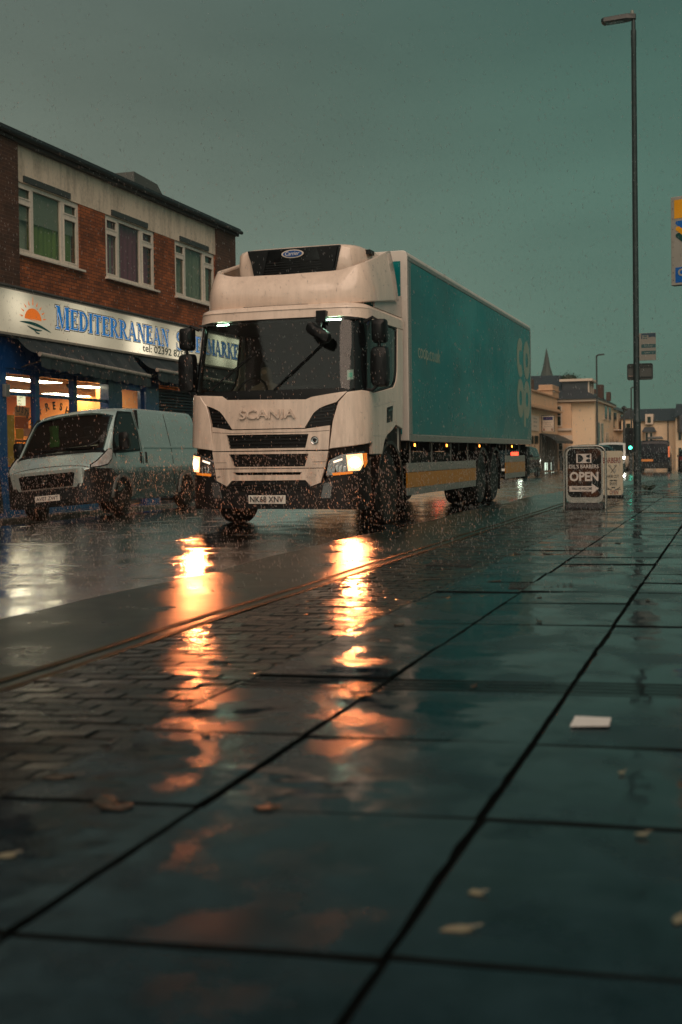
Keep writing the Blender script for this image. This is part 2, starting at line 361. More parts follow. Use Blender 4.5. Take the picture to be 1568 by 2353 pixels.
cover('manhole_cover', -2.30, 9.85, .40, .50, R(4), 'dark iron cover let into the brick paving beside the yellow lines')
# litter
b = B(); P = [(-.539,4.04),(-.411,4.069),(-.417,4.206),(-.54,4.187)]
b.loft([[(x,y,.0305+.003*(i%2)) for i,(x,y) in enumerate(P)],[(x,y,.0325+.003*(i%2)) for i,(x,y) in enumerate(P)]])
tag(b.build('paper_scrap', M('wet_paper', (.62,.60,.58), .35, var=.1)), 'white rectangular paper scrap stuck to the wet flagstones', 'paper scrap')
m_leafp = M('pale_leaf', (.20,.18,.12), .35, var=.3, vs=20); m_leafd = M('brown_leaf', (.035,.022,.012), .35, var=.4, vs=20)
def leaf(x, y, s, a, mat, label, group=None, el=.55, k=9):
    rg = random.Random(int(x*1000+y*77)); b = B(); pts = []
    for i in range(k):
        t = 2*math.pi*i/k; rr = s*(.72+.5*rg.random()*(1 if i % 2 else .5)); pts.append((rr*math.cos(t), el*rr*math.sin(t)))
    top = [(px,py,.0012+.004*rg.random()) for px,py in pts]
    n = len(pts); vs = [(px,py,0.) for px,py in pts]+top+[(0,0,.003)]
    b.add(vs, [(i,(i+1)%n,n+(i+1)%n,n+i) for i in range(n)]+[(n+i,n+(i+1)%n,2*n) for i in range(n)])
    st = [(pts[0][0]*.6,0,.006),(pts[0][0]*1.6,s*.1,.008)]
    o = b.build('fallen_leaf', mat); B().tube(st, .0016, 5).build('stalk', mat, o)
    o.location = (x,y,gz(x,y)+.0305); o.rotation_euler = (0,0,a)
    tag(o, label, 'leaf', group)
leaf(-.521,2.254,.036,.3,m_leafp,'pale elongated leaf on the nearest flagstone right of the wide joint',el=.42)
leaf(-.529,2.451,.020,.1,m_leafp,'small pale leaf just above the elongated one on the nearest flagstone')
leaf(-.317,3.495,.016,.9,m_leafp,'tiny pale leaf on the slab right below the paper scrap')
leaf(-.222,2.947,.020,.2,m_leafp,'small pale leaf on the joint near the right picture edge')
leaf(-.112,2.427,.024,1.2,m_leafp,'pale leaf cut by the right edge of the picture')
leaf(-1.640,2.371,.026,.5,m_leafp,'pale leaf in the dark lower left corner')
dk = 'wet brown leaves scattered over the flagstones'
for x, y, s in [(-1.634,2.83,.06),(-1.58,2.79,.05),(-1.90,3.0,.055),(-1.66,8.495,.05),(-1.637,10.89,.06),(-1.911,10.84,.06),(-1.134,12.26,.08),(-.52,7.6,.03),(-1.186,2.9,.04),(-1.0,4.63,.025),(-1.397,4.38,.05),(-1.033,6.53,.03),(-1.2,7.6,.03),(-1.75,6.2,.04),(-1.55,5.2,.03),(-.95,9.6,.04),(-1.1,14.6,.06),(-.75,16.2,.07),(-1.5,13.2,.05),(-.3,10.2,.04),(-1.7,3.6,.04)]:
    leaf(x, y, s, (x*37+y*11) % 6.28, m_leafd, 'wet brown leaf lying on the dark flagstones', dk, el=.4+.3*((x*13+y*7) % 1), k=11)
# ---------------------------------------------------------------- the lorry
m_white = M('lorry_white', (.74,.59,.49), .22, var=.10, vs=3, stretch=(1.6,1.6,.5), coat=.5, rv=.06)
nt = m_white.node_tree; pb = nt.nodes['Principled BSDF']; src = pb.inputs['Base Color'].links[0].from_socket
tc = N(nt,'ShaderNodeTexCoord'); sp_ = N(nt,'ShaderNodeSeparateXYZ'); nt.links.new(tc.outputs['Object'], sp_.inputs[0]); mp = N(nt,'ShaderNodeMapping'); mp.inputs['Scale'].default_value = (7,7,1.1); nt.links.new(tc.outputs['Object'], mp.inputs[0])
nz = N(nt,'ShaderNodeTexNoise',Scale=1.6,Detail=8.,Roughness=.7); nt.links.new(mp.outputs[0], nz.inputs['Vector'])
lo_ = N(nt,'ShaderNodeMapRange'); lo_.inputs['From Min'].default_value = .55; lo_.inputs['From Max'].default_value = 1.9; lo_.inputs['To Min'].default_value = .85; lo_.inputs['To Max'].default_value = .22; nt.links.new(sp_.outputs['Z'], lo_.inputs['Value'])
f2 = N(nt,'ShaderNodeMapRange'); f2.inputs['From Min'].default_value = .40; f2.inputs['From Max'].default_value = .75; nt.links.new(nz.outputs['Fac'], f2.inputs['Value']); mu = N(nt,'ShaderNodeMath',operation='MULTIPLY'); nt.links.new(f2.outputs[0], mu.inputs[0]); nt.links.new(lo_.outputs[0], mu.inputs[1])
x2 = N(nt,'ShaderNodeMix',data_type='RGBA'); x2.inputs[7].default_value = (.20,.155,.125,1); nt.links.new(mu.outputs[0], x2.inputs[0]); nt.links.new(src, x2.inputs[6]); nt.links.new(x2.outputs[2], pb.inputs['Base Color'])
m_whitew = M('lorry_white_dirty', (.55,.48,.43), .35, var=.30, vs=2.2, coat=.2)
m_blk = M('black_plastic', (.005,.006,.007), .38, var=.2, vs=8, spec=.22)
m_blkg = M('black_gloss', (.004,.005,.006), .12, var=.1, spec=.35)
m_under = M('chassis_black', (.004,.0045,.005), .55, var=.3, spec=.15)
m_tyre = M('tyre_rubber', (.005,.006,.006), .5, var=.3, bump=.3, bs=40, spec=.2)
m_rim = M('wheel_steel', (.10,.10,.10), .35, .7, var=.3)
m_alu = M('brushed_aluminium', (.24,.25,.235), .34, .5, var=.15, stretch=(1,1,8))
m_teal = M('teal_panel', (.0002,.165,.175), .26, var=.42, vs=1.1, coat=.0, stretch=(1,.8,.45), rv=.12, spec=.13)
nt = m_teal.node_tree; pb = nt.nodes['Principled BSDF']; src = pb.inputs['Base Color'].links[0].from_socket
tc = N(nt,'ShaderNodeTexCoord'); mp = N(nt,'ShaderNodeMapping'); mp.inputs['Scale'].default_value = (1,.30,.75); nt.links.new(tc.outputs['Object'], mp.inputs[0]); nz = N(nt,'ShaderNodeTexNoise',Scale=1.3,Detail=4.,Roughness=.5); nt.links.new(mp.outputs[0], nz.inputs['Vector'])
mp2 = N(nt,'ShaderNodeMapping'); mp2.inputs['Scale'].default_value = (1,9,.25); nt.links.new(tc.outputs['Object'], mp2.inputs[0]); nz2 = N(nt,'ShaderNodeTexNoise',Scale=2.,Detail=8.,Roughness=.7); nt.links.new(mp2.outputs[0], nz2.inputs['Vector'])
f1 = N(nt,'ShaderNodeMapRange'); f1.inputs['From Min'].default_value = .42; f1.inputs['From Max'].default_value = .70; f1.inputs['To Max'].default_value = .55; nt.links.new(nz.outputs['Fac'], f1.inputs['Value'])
x1 = N(nt,'ShaderNodeMix',data_type='RGBA'); x1.inputs[7].default_value = (.006,.30,.30,1); nt.links.new(f1.outputs[0], x1.inputs[0]); nt.links.new(src, x1.inputs[6])  # paler patches painted in as cloudy reflections of buildings
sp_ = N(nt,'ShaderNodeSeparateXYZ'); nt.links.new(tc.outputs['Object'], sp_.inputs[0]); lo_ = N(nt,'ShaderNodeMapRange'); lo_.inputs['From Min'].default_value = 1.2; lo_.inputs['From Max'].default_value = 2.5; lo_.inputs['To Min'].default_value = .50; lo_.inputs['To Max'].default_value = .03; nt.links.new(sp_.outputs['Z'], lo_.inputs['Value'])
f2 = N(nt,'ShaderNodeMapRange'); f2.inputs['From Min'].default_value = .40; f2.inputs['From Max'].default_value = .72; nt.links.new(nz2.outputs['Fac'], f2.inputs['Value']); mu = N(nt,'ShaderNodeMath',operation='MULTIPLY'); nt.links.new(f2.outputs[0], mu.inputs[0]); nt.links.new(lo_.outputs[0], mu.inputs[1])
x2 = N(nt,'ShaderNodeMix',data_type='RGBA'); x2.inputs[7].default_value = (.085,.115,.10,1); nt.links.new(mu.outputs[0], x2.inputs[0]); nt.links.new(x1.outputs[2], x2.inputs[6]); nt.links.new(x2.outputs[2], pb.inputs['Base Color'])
m_glass = GLASS('cab_glass', (.78,.82,.80), .02, .015)
m_chrome = M('chrome', (.6,.6,.6), .12, 1., var=0)
m_plate = M('number_plate_white', (.72,.68,.62), .3, var=.08)
m_ink = M('black_letters', (.008,.008,.009), .35, var=0)
m_orange_lens = EM('amber_lamp', (1,.30,.03), 5.)
m_amber = M('amber_plastic', (.75,.20,.02), .15, var=.1, emit=(1,.28,.03), es=.25)
lor = empty('delivery_lorry', (-5.83,14.45,0), 'white and teal refrigerated delivery lorry driving along the wet road with headlights on', 'lorry')
def S(u, z):
    s = 1 if u >= 0 else -1; a = abs(u)
    if a <= .9: x = a; y = .05*(a/.9)**2
    elif a <= 1.4:
        f = (a-.9)/.5*math.pi/2; x = .9+.35*math.sin(f); y = .05+.37*(1-math.cos(f))
    else: x = 1.25; y = .42+a-1.4
    k = 0.
    if z < 1.: r = .02*max(0,(.55-z)/.3)**2
    elif z < 1.75: r = .06*(z-1.)/.75
    else: r = .06+.2*(z-1.75)/1.03; k = .03*(z-1.75)/1.03
    return Vector((s*x*(1-k), y+r, z))
def Sn(u, z):
    e = .01; a = S(u+e,z)-S(u-e,z); c = S(u,z+e)-S(u,z-e); return a.cross(c).normalized()
USTEPS = [i*.1 for i in range(-9,10)]+[s*(.9+.0625*i) for i in range(1,9) for s in (-1,1)]
def patch(name, poly, mat, parent=lor, off=.0, thick=.02, holes=(), bevel=0., usteps=USTEPS, zsteps=(1.0,1.75)):
    """a panel that follows the cab skin: outline in (girth, height), pushed out by off, thick deep"""
    bm = bmesh.new()
    loops = [poly]+list(holes); edges = []
    for lp in loops:
        vs = [bm.verts.new((p[0],p[1],0)) for p in lp]
        for i in range(len(vs)): edges.append(bm.edges.new((vs[i],vs[(i+1)%len(vs)])))
    bmesh.ops.triangle_fill(bm, use_beauty=True, use_dissolve=False, edges=edges)
    for u in usteps:
        bmesh.ops.bisect_plane(bm, geom=bm.verts[:]+bm.edges[:]+bm.faces[:], plane_co=(u,0,0), plane_no=(1,0,0))
    for z in zsteps:
        bmesh.ops.bisect_plane(bm, geom=bm.verts[:]+bm.edges[:]+bm.faces[:], plane_co=(0,z,0), plane_no=(0,1,0))
    bmesh.ops.remove_doubles(bm, verts=bm.verts[:], dist=1e-5)
    top = {}; bm.verts.index_update(); vs = []; fs = []
    for v in bm.verts:
        n = Sn(v.co.x, v.co.y); p = S(v.co.x, v.co.y); vs.append(p+n*off)
    nv = len(vs)
    for v in bm.verts:
        n = Sn(v.co.x, v.co.y); p = S(v.co.x, v.co.y); vs.append(p+n*(off-thick))
    for f in bm.faces:
        ix = [v.index for v in f.verts]; fs.append(tuple(ix)); fs.append(tuple(i+nv for i in ix[::-1]))
    for e in bm.edges:
        if len(e.link_faces) == 1:
            a, c = e.verts[0].index, e.verts[1].index; fs.append((a,c,c+nv,a+nv))
    bm.free()
    mb = B(); mb.add(vs, fs)
    return mb.build(name, mat, parent, smooth=True, ang=32, bevel=bevel)
def mir(p): return [(-a,c) for a,c in p][::-1]
# shell of the cab below the windscreen, set back behind the panels
b = B(); rings = []
us = sorted(set([round(u,4) for u in USTEPS]+[1.6,1.9]+[-1.6,-1.9]))
for z in (.95,1.3,1.75,1.79):
    rings.append([S(u,z)-Sn(u,z)*.03 for u in us]+[Vector((1.19,2.2,z)),Vector((-1.19,2.2,z))])
b.loft(rings); b.build('cab_shell', m_under, lor)
# front panels
upper = [(-1.0,1.672),(-1.18,1.80),(-.70,1.772),(-.62,1.722),(.50,1.700),(.58,1.732),(1.03,1.792),(.91,1.655),(.78,1.617),(.69,1.582),(.61,1.520),(.49,1.325),(-.54,1.325),(-.68,1.515),(-.74,1.575),(-.83,1.617)]
patch('front_panel', upper, m_white, off=.030, thick=.05, bevel=.012)
blk = [(.915,1.650),(.785,1.612),(.695,1.577),(.615,1.515),(.50,1.332),(.835,1.362)]
patch('corner_grille', blk, m_blk, off=.006, thick=.03); patch('corner_grille', mir(blk), m_blk, off=.006, thick=.03)
for s in (1,-1):
    for k in range(5):
        z = 1.39+k*.045; x0 = .53+.035*k; q = [(x0,z),(.845+.014*k,z+.02),(.845+.014*k,z+.032),(x0,z+.012)]
        patch('corner_grille_bar', q if s > 0 else mir(q), m_blkg, off=.016, thick=.01)
defl = [(1.20,1.812),(1.03,1.782),(.935,1.655),(.865,1.40),(.825,1.045),(1.05,1.075),(1.30,1.112),(1.45,1.13),(1.46,1.79)]
patch('corner_deflector', defl, m_white, off=.036, thick=.06, bevel=.014); patch('corner_deflector', mir(defl), m_white, off=.036, thick=.06, bevel=.014)
b1 = [(-.845,1.362),(-.545,1.314),(.495,1.314),(.832,1.354),(.815,1.038),(-.835,1.038)]
g1 = [(-.625,1.252),(.545,1.246),(.505,1.066),(-.580,1.066)]
patch('upper_slat', b1, m_white, off=.026, thick=.05, holes=[g1], bevel=.008)
b2 = [(-.835,1.026),(.812,1.020),(.770,.805),(-.800,.805)]
g2 = [(-.582,.994),(.548,.990),(.495,.825),(-.515,.825)]
patch('middle_slat', b2, m_white, off=.026, thick=.05, holes=[g2], bevel=.008)
b3 = [(-.800,.793),(.762,.795),(.705,.610),(.575,.562),(.500,.644),(-.545,.640),(-.62,.565),(-.775,.640)]
g3 = [(-.535,.750),(.452,.750),(.428,.715),(-.480,.715)]
patch('lower_slat', b3, m_white, off=.026, thick=.05, holes=[g3], bevel=.008)
patch('seam_line', [(-.84,1.292),(-.56,1.276),(.50,1.276),(.825,1.290),(.824,1.284),(.50,1.270),(-.56,1.270),(-.838,1.286)], m_under, off=.0272, thick=.004)
patch('seam_line', [(-.80,.885),(-.62,.885),(-.62,.880),(-.80,.880)], m_under, off=.0272, thick=.004)
patch('seam_line', [(.60,.885),(.78,.885),(.78,.880),(.60,.880)], m_under, off=.0272, thick=.004)
for g, k in ((g1,4),(g2,3)):
    z0, z1 = g[2][1], g[0][1]
    patch('grille_mesh', [(-.66,z0-.02),(.58,z0-.02),(.58,z1+.02),(-.66,z1+.02)], m_under, off=-.02, thick=.006)
    for i in range(k):
        z = z0+(i+.5)*(z1-z0)/k; patch('grille_bar', [(-.62,z-.009),(.54,z-.009),(.54,z+.009),(-.62,z+.009)], m_blk, off=-.002, thick=.02, bevel=.004)
text('SCANIA', tuple(S(-.41,1.458)+Vector((-.02,-.046,0))), (R(85.4),0,0), m_white, lor, width=.80, height=.125, bold=.012, depth=.016)
text('P 280', tuple(S(-.76,.672)+Vector((0,-.030,0))), FACE_S, M('grey_letters',(.16,.15,.14),.3,var=0), lor, width=.21, height=.032, bold=.01, depth=.003)
b = B(); c = S(.635,1.165); b.lathe([(0,-.034),(.040,-.034),(.052,-.044),(.052,-.028)], (c.x,c.y,c.z), 'y', 20); bd = b.build('badge', m_chrome, lor, smooth=True)
b = B(); b.prism([(c.x-.026,c.z+.022),(c.x-.008,c.z+.028),(c.x+.024,c.z+.02),(c.x+.026,c.z-.004),(c.x+.002,c.z-.034),(c.x-.024,c.z-.008)], 'y', c.y-.036, c.y-.048); b.build('emblem', m_blkg, bd, bevel=.003)
# bumper
bump = [(-1.44,.94),(-.84,.94),(-.80,.64),(-.62,.562),(-.54,.636),(.50,.636),(.575,.556),(.75,.62),(.80,.70),(.90,.94),(1.44,.94),(1.44,.46),(1.30,.245),(.75,.262),(-.75,.262),(-1.30,.245),(-1.44,.46)]
patch('bumper', bump, m_blk, off=.010, thick=.06, bevel=.01)
patch('air_intake', [(-.56,.60),(.52,.60),(.56,.50),(-.60,.50)], m_under, off=.014, thick=.01)
for i in range(3): patch('intake_bar', [(-.56,.515+.028*i),(.53,.515+.028*i),(.53,.524+.028*i),(-.56,.524+.028*i)], m_blkg, off=.022, thick=.012)
fog = [(.745,.60),(.865,.622),(.835,.405),(.70,.405)]
m_foglens = M('fog_lens', (.10,.10,.10), .08, .3, var=.3, vs=30, coat=1)
for q in (fog, mir(fog)):
    patch('fog_lamp', q, m_foglens, off=.024, thick=.02, bevel=.004)
pl = patch('number_plate', [(-.30,.338),(.225,.338),(.225,.448),(-.30,.448)], m_plate, off=.040, thick=.014, bevel=.002, usteps=[])
text('NK68 XNV', (-.275,-.0375,.355), FACE_S, m_ink, pl, width=.475, height=.078, bold=.012, depth=.002)
# headlamps
hd = [(.815,.895),(.965,.968),(1.15,.998),(1.262,1.018),(1.272,.845),(1.215,.752),(1.0,.722),(.865,.706),(.775,.697)]
m_hshell = M('lamp_bowl', (.35,.35,.36), .15, .9, var=.4, vs=25)
m_beam = EM('dipped_beam', (1,.66,.38), 11.); m_halo = EM('lamp_glow', (1,.42,.16), 2.2)
m_lens = GLASS('lamp_lens', (.9,.9,.9), .03)
m_day = EM('daylight_strip', (1,.75,.52), 1.2)
for s in (1,-1):
    q = hd if s > 0 else mir(hd)
    h = patch('headlamp', q, m_hshell, off=.016, thick=.03, bevel=.004)
    core = [(1.03,.965),(1.225,.985),(1.240,.85),(1.19,.765),(1.05,.757)]
    patch('lamp_bowl', core if s > 0 else mir(core), m_halo, h, off=.021, thick=.004)
    cc = [(1.13+.062*math.cos(t)*1.15, .868+.070*math.sin(t)) for t in [2*math.pi*k/16 for k in range(16)]]
    patch('lamp_core', cc if s > 0 else mir(cc)[::1], m_beam, h, off=.027, thick=.004)
    st = [(.875,.888),(.985,.925),(.985,.90),(.885,.862)]
    patch('daylight_strip', st if s > 0 else mir(st), m_day, h, off=.021, thick=.004)
    for k in range(3):
        cu = .90+.045*k; q2 = [(cu,.83-.008*k),(cu+.035,.84-.008*k),(cu+.03,.745),(cu-.005,.74)]
        patch('reflector', q2 if s > 0 else mir(q2), m_chrome, h, off=.022, thick=.01, bevel=.006)
    tr = [(1.245,.985),(1.30,.99),(1.31,.86),(1.262,.80)]
    patch('turn_signal', tr if s > 0 else mir(tr), m_amber, h, off=.021, thick=.02)
    lo = [(.86,.735),(1.10,.752),(1.10,.722),(.87,.700)]
    patch('amber_reflector', lo if s > 0 else mir(lo), m_amber, h, off=.022, thick=.01)
    sp = bpy.data.lights.new('headlight_beam', 'SPOT'); sp.energy = 150; sp.color = (1,.25,.075); sp.spot_size = R(75); sp.spot_blend = .7; sp.shadow_soft_size = .06
    p = S(1.12*s,.87); so2 = bpy.data.objects.new('headlight_beam', sp); C.objects.link(so2); so2.parent = lor
    so2.location = (p.x, p.y-.10, .88); so2.rotation_euler = Vector((.05,-1,-.17)).to_track_quat('-Z','Y').to_euler()
# windscreen, pillars, side glass
zt, zb = 2.79, 1.80
ws = [(-1.13,1.84),(-.98,1.80),(-.70,1.79),(.60,1.79),(.98,1.80),(1.13,1.84),(1.135,2.40),(1.12,2.775),(.95,2.79),(-.95,2.79),(-1.12,2.775),(-1.135,2.40)]
patch('windscreen', ws, m_glass, off=.0, thick=.008, zsteps=(1.9,2.1,2.3,2.5,2.7))
for s in (1,-1):
    ap = [(1.125,1.80),(1.30,1.80),(1.29,2.79),(1.10,2.79)]
    patch('pillar', ap if s > 0 else mir(ap), m_blkg, off=.012, thick=.06, bevel=.006)
    sg = [(1.30,1.80),(1.60,1.835),(2.46,1.945),(2.56,2.02),(2.62,2.16),(2.62,2.74),(2.50,2.765),(1.29,2.765)]
    patch('side_window', sg if s > 0 else mir(sg), m_glass, off=.0, thick=.008, usteps=[1.4*s,2.0*s,2.3*s])
    fr = [(1.29,1.78),(1.62,1.815),(2.47,1.925),(2.585,2.005),(2.645,2.155),(2.645,2.75),(2.52,2.79),(1.285,2.79)]
    patch('window_frame', fr if s > 0 else mir(fr), m_blk, off=.014, thick=.03, holes=[sg if s > 0 else mir(sg)], usteps=[1.4*s], bevel=.004)
    # door skin and rear quarter
    dr = [(1.475,1.79),(1.62,1.805),(2.47,1.915),(2.60,2.00),(2.66,2.15),(2.66,1.40),(2.42,1.30),(2.20,1.24),(2.06,1.16),(1.94,.97),(1.475,.97)]
    d = patch('door', dr if s > 0 else mir(dr), m_white, off=.020, thick=.05, bevel=.010, usteps=[s*u for u in (1.6,1.9,2.2)], zsteps=(1.2,1.5,1.75))
    hn = [(2.14,1.40),(2.43,1.43),(2.44,1.655),(2.14,1.615)]
    patch('handle', hn if s > 0 else mir(hn), m_blk, d, off=.024, thick=.02, bevel=.008, usteps=[])
    hb = [(2.17,1.56),(2.40,1.59),(2.40,1.62),(2.17,1.585)]
    patch('handle_bar', hb if s > 0 else mir(hb), m_blkg, d, off=.034, thick=.01, usteps=[])
    for zz in (1.22,1.60):
        cr = [(1.50,zz),(2.58,zz+.13),(2.58,zz+.137),(1.50,zz+.007)] if zz > 1.5 else [(1.50,zz),(2.1,zz),(2.1,zz+.005),(1.50,zz+.005)]
        patch('seam_line', cr if s > 0 else mir(cr), m_whitew, d, off=.0225, thick=.004, usteps=[])
    rq = [(2.665,2.79),(2.665,1.38),(2.98,1.33),(2.98,2.79)]
    patch('rear_quarter', rq if s > 0 else mir(rq), m_white, off=.018, thick=.05, bevel=.006, usteps=[])
    # mirrors
    if s > 0:
        cx, cy = 1.40, .42
    else: cx, cy = -1.36, .34
    for (z0,z1,nm,wd) in ((2.44,2.76,'upper_mirror',.10),(1.86,2.40,'lower_mirror',.12)):
        b = B(); rr = []
        for t,yo in ((.55,-.07),(.92,-.03),(1.,.04),(1.,.10)):
            hh = (z1-z0)/2*t; ww = wd*t; zc = (z0+z1)/2; ring = []
            for k in range(16):
                a = 2*math.pi*k/16; ca, sa = math.cos(a), math.sin(a)
                ring.append((cx+ww*math.copysign(abs(ca)**.35,ca), cy+yo, zc+hh*math.copysign(abs(sa)**.35,sa)))
            rr.append(ring)
        b.loft(rr); mo = b.build(nm, m_blk, lor, smooth=True)
        B().box(cx-wd*.85,cx+wd*.85,cy+.101,cy+.106,z0+.03,z1-.03).build('glass', M('mirror_glass',(.25,.27,.27),.05,1,var=0), mo)
    b = B(); b.tube([(s*1.20,.42,2.72),(s*1.32,.42,2.78),(cx,cy+.02,2.74),(cx,cy+.02,1.90),(s*1.31,.40,1.82),(s*1.22,.40,1.83)], .022, 8); b.build('mirror_arm', m_blk, lor, smooth=True)
# black scuttle under the screen
sc = [(-1.15,1.80),(-.99,1.84),(.99,1.84),(1.15,1.80),(1.03,1.79),(.60,1.735),(.52,1.702),(-.62,1.722),(-.70,1.772),(-1.05,1.79)]
patch('scuttle', sc, m_blk, off=.012, thick=.05)
# header above the windscreen and the roof
hdp = [(-1.30,2.80),(-1.12,2.792),(-.95,2.80),(.95,2.80),(1.12,2.792),(1.30,2.775),(2.98,2.795),(2.98,2.92),(1.30,2.92),(-1.30,2.92),(-2.98,2.92),(-2.98,2.795),(-1.30,2.775)]
hdp = [(-2.98,2.795),(-1.30,2.775),(-1.12,2.785),(-.95,2.80),(.95,2.80),(1.12,2.785),(1.30,2.775),(2.98,2.795),(2.98,2.925),(-2.98,2.925)]
patch('roof_edge', hdp, m_white, off=.022, thick=.05, bevel=.012, zsteps=(2.86,))
b = B(); rings = []
for t, z in ((0,2.92),(.02,2.96),(.07,2.985),(.2,3.005)):
    ring = []
    for u in [-2.98,-2.2,-1.4]+[-1.4+.0625*k for k in range(1,8)]+[-.9+.15*k for k in range(13)]+[.9+.0625*k for k in range(1,8)]+[1.4,2.2,2.98]:
        p = S(u,2.85)+Sn(u,2.85)*(.020-t); ring.append((p.x,p.y,z))
    rings.append(ring)
b.loft(rings); b.build('roof', m_white, lor, smooth=True, ang=50)
B().box(-1.2,1.2,1.98,2.06,1.0,2.95).build('cab_back', m_whitew, lor)
for u in (-.80,.85):       # small lit marker lamps at the top of the screen
    q = [(u-.09,2.752),(u+.09,2.752),(u+.09,2.767),(u-.09,2.767)]
    patch('marker_lamp', q, EM('marker_white',(.55,1,.72),30.), off=.006, thick=.006)
patch('sticker', [(1.03,1.95),(1.11,1.96),(1.11,2.09),(1.03,2.08)], M('tax_sticker',(.45,.60,.55),.5), off=-.010, thick=.002)
patch('sticker_disc', [(1.045,1.985),(1.095,1.99),(1.095,2.05),(1.045,2.045)], M('green_sticker',(.05,.40,.28),.5), off=-.007, thick=.002)
for a, c in (((-.90,1.86),(-.22,2.40)),((.05,1.84),(.72,2.46))):
    pa, pc = S(*a), S(*c); n = Vector((0,-.02,0))
    b = B(); b.tube([pa+n, pa+(pc-pa)*.5+n*1.6, pc+n], [.014,.011,.006], 6)
    wv = (pc-pa).normalized(); b.tube([pa+(pc-pa)*.32+n*.6+Vector((.02,0,-.01)), pc+n*.6+Vector((.02,0,-.01))], .009, 5)
    b.build('wiper', m_blk, lor)
# front kerb mirror on its bracket
b = B(); b.box(.60,.74,.20,.30,2.72,2.88); b.tube([(.67,.23,2.75),(.68,.12,2.66),(.70,.06,2.60)], .030, 8); b.build('mirror_bracket', m_blk, lor, bevel=.01)
b = B(); rings = []
for t, d in ((.5,-.06),(.9,-.03),(1.,.03),(.98,.06)):
    ring = []
    for k in range(16):
        a = 2*math.pi*k/16; ca, sa = math.cos(a), math.sin(a); lx = .19*t*math.copysign(abs(ca)**.6,ca); lz = .085*t*math.copysign(abs(sa)**.6,sa)
        ring.append((.69+lx*.86+lz*.35, .02+d, 2.57-lx*.50+lz*.9))
    rings.append(ring)
b.loft(rings); b.build('kerb_mirror', m_blk, lor, smooth=True)
# inside of the cab
m_in = M('cab_trim', (.010,.011,.012), .7, var=.3, spec=.2)
b = B(); b.box(-1.1,1.1,.34,.78,1.45,1.78); b.box(-1.1,-.25,.30,.74,1.78,1.86); b.box(-.1,.5,.45,.8,1.78,1.92); b.build('dashboard', m_in, lor, bevel=.05)
for sx_ in (-.62,.58):
    b = B(); b.box(sx_-.25,sx_+.25,1.15,1.65,1.25,1.42); b.box(sx_-.24,sx_+.24,1.55,1.72,1.40,2.15); b.box(sx_-.14,sx_+.14,1.58,1.70,2.17,2.42); b.build('seat', M('seat_cloth',(.012,.012,.014),.8,var=.3,spec=.2), lor, bevel=.05)
b = B(); pts = [( -.60+.22*math.cos(t), .86+.10*math.sin(t), 1.86+.20*math.sin(t)) for t in [2*math.pi*k/24 for k in range(25)]]; b.tube(pts, .018, 6); b.tube([(-.60,.86,1.86),(-.60,.72,1.72)], .03, 6); b.tube([pts[0],pts[12]], .012, 5); b.build('steering_wheel', m_in, lor)
B().box(-1.15,1.15,.32,1.95,2.76,2.78).build('headlining', M('headlining',(.02,.02,.02),.8), lor)
B().box(-1.14,1.14,1.90,1.96,1.3,2.76).build('cab_rear_trim', m_in, lor)
# roof air deflector, cut low in the middle for the fridge motor
def SP(u, v):
    s = 1 if u >= 0 else -1; a = abs(u)
    if a <= .78: x, y = a, .44+.05*(a/.78)**2
    elif a <= 1.38:
        f = (a-.78)/.60*math.pi/2; x = .78+.45*math.sin(f); y = .49+.45*(1-math.cos(f))
    else: x = 1.23; y = .94+a-1.38
    zb = 2.985+.05*(a < .5)*0 + max(0,a-.9)*.13
    ztop = 3.45+.02*min(a,.7) + .46*min(1.,max(0.,(a-.72)/1.70))**1.15
    lean = .16*v**1.6*max(0,1-max(0,a-.8)/.5)+.05*v
    bulge = .07*math.sin(math.pi*min(1,v*.9))*max(0.,1-max(0,a-1.2)/1.2)
    k = 1-.10*v**1.5*smooth01(.78,1.3,a)
    return Vector((s*x*k, y+lean-bulge, zb+(ztop-zb)*v))
b = B(); uu = [-2.44,-2.2,-1.9,-1.6,-1.38]+[-1.38+.06*k for k in range(1,10)]+[-.78+.13*k for k in range(13)]+[.78+.06*k for k in range(1,11)]+[1.6,1.9,2.2,2.44]
vv = [0,.04,.12,.25,.4,.55,.7,.82,.91,.97,1.]
g = []
for v in vv: g.append([SP(u,v) for u in uu])
lip = [SP(u,1.)+Vector((-.02*(1 if u>0 else -1)*(abs(u)>.9), .06 if abs(u)<1.3 else .0, .006)) for u in uu]
lip2 = [SP(u,1.)+Vector((-.05*(1 if u>0 else -1)*(abs(u)>.9), .10 if abs(u)<1.3 else .0, -.04)) for u in uu]
g = g+[lip,lip2]; n = len(uu)
b.add([p for r_ in g for p in r_], [(j*n+i,j*n+i+1,(j+1)*n+i+1,(j+1)*n+i) for j in range(len(g)-1) for i in range(n-1)])
d = b.build('roof_deflector', m_white, lor, smooth=True, ang=55); so_ = d.modifiers.new('thick','SOLIDIFY'); so_.thickness = .025; so_.offset = -1
b = B(); b.box(-.52,.42,.405,.43,2.972,3.002); b.build('deflector_slot', m_under, lor)
b = B()
for s in (1,-1): b.prism([(.95,2.98),(2.42,2.98),(2.42,3.32),(.95,3.06)], 'x', s*1.17, s*1.19)
b.box(-1.1,1.1,.72,.76,2.99,3.2)
b.build('roof_side_skirt', m_whitew, lor)
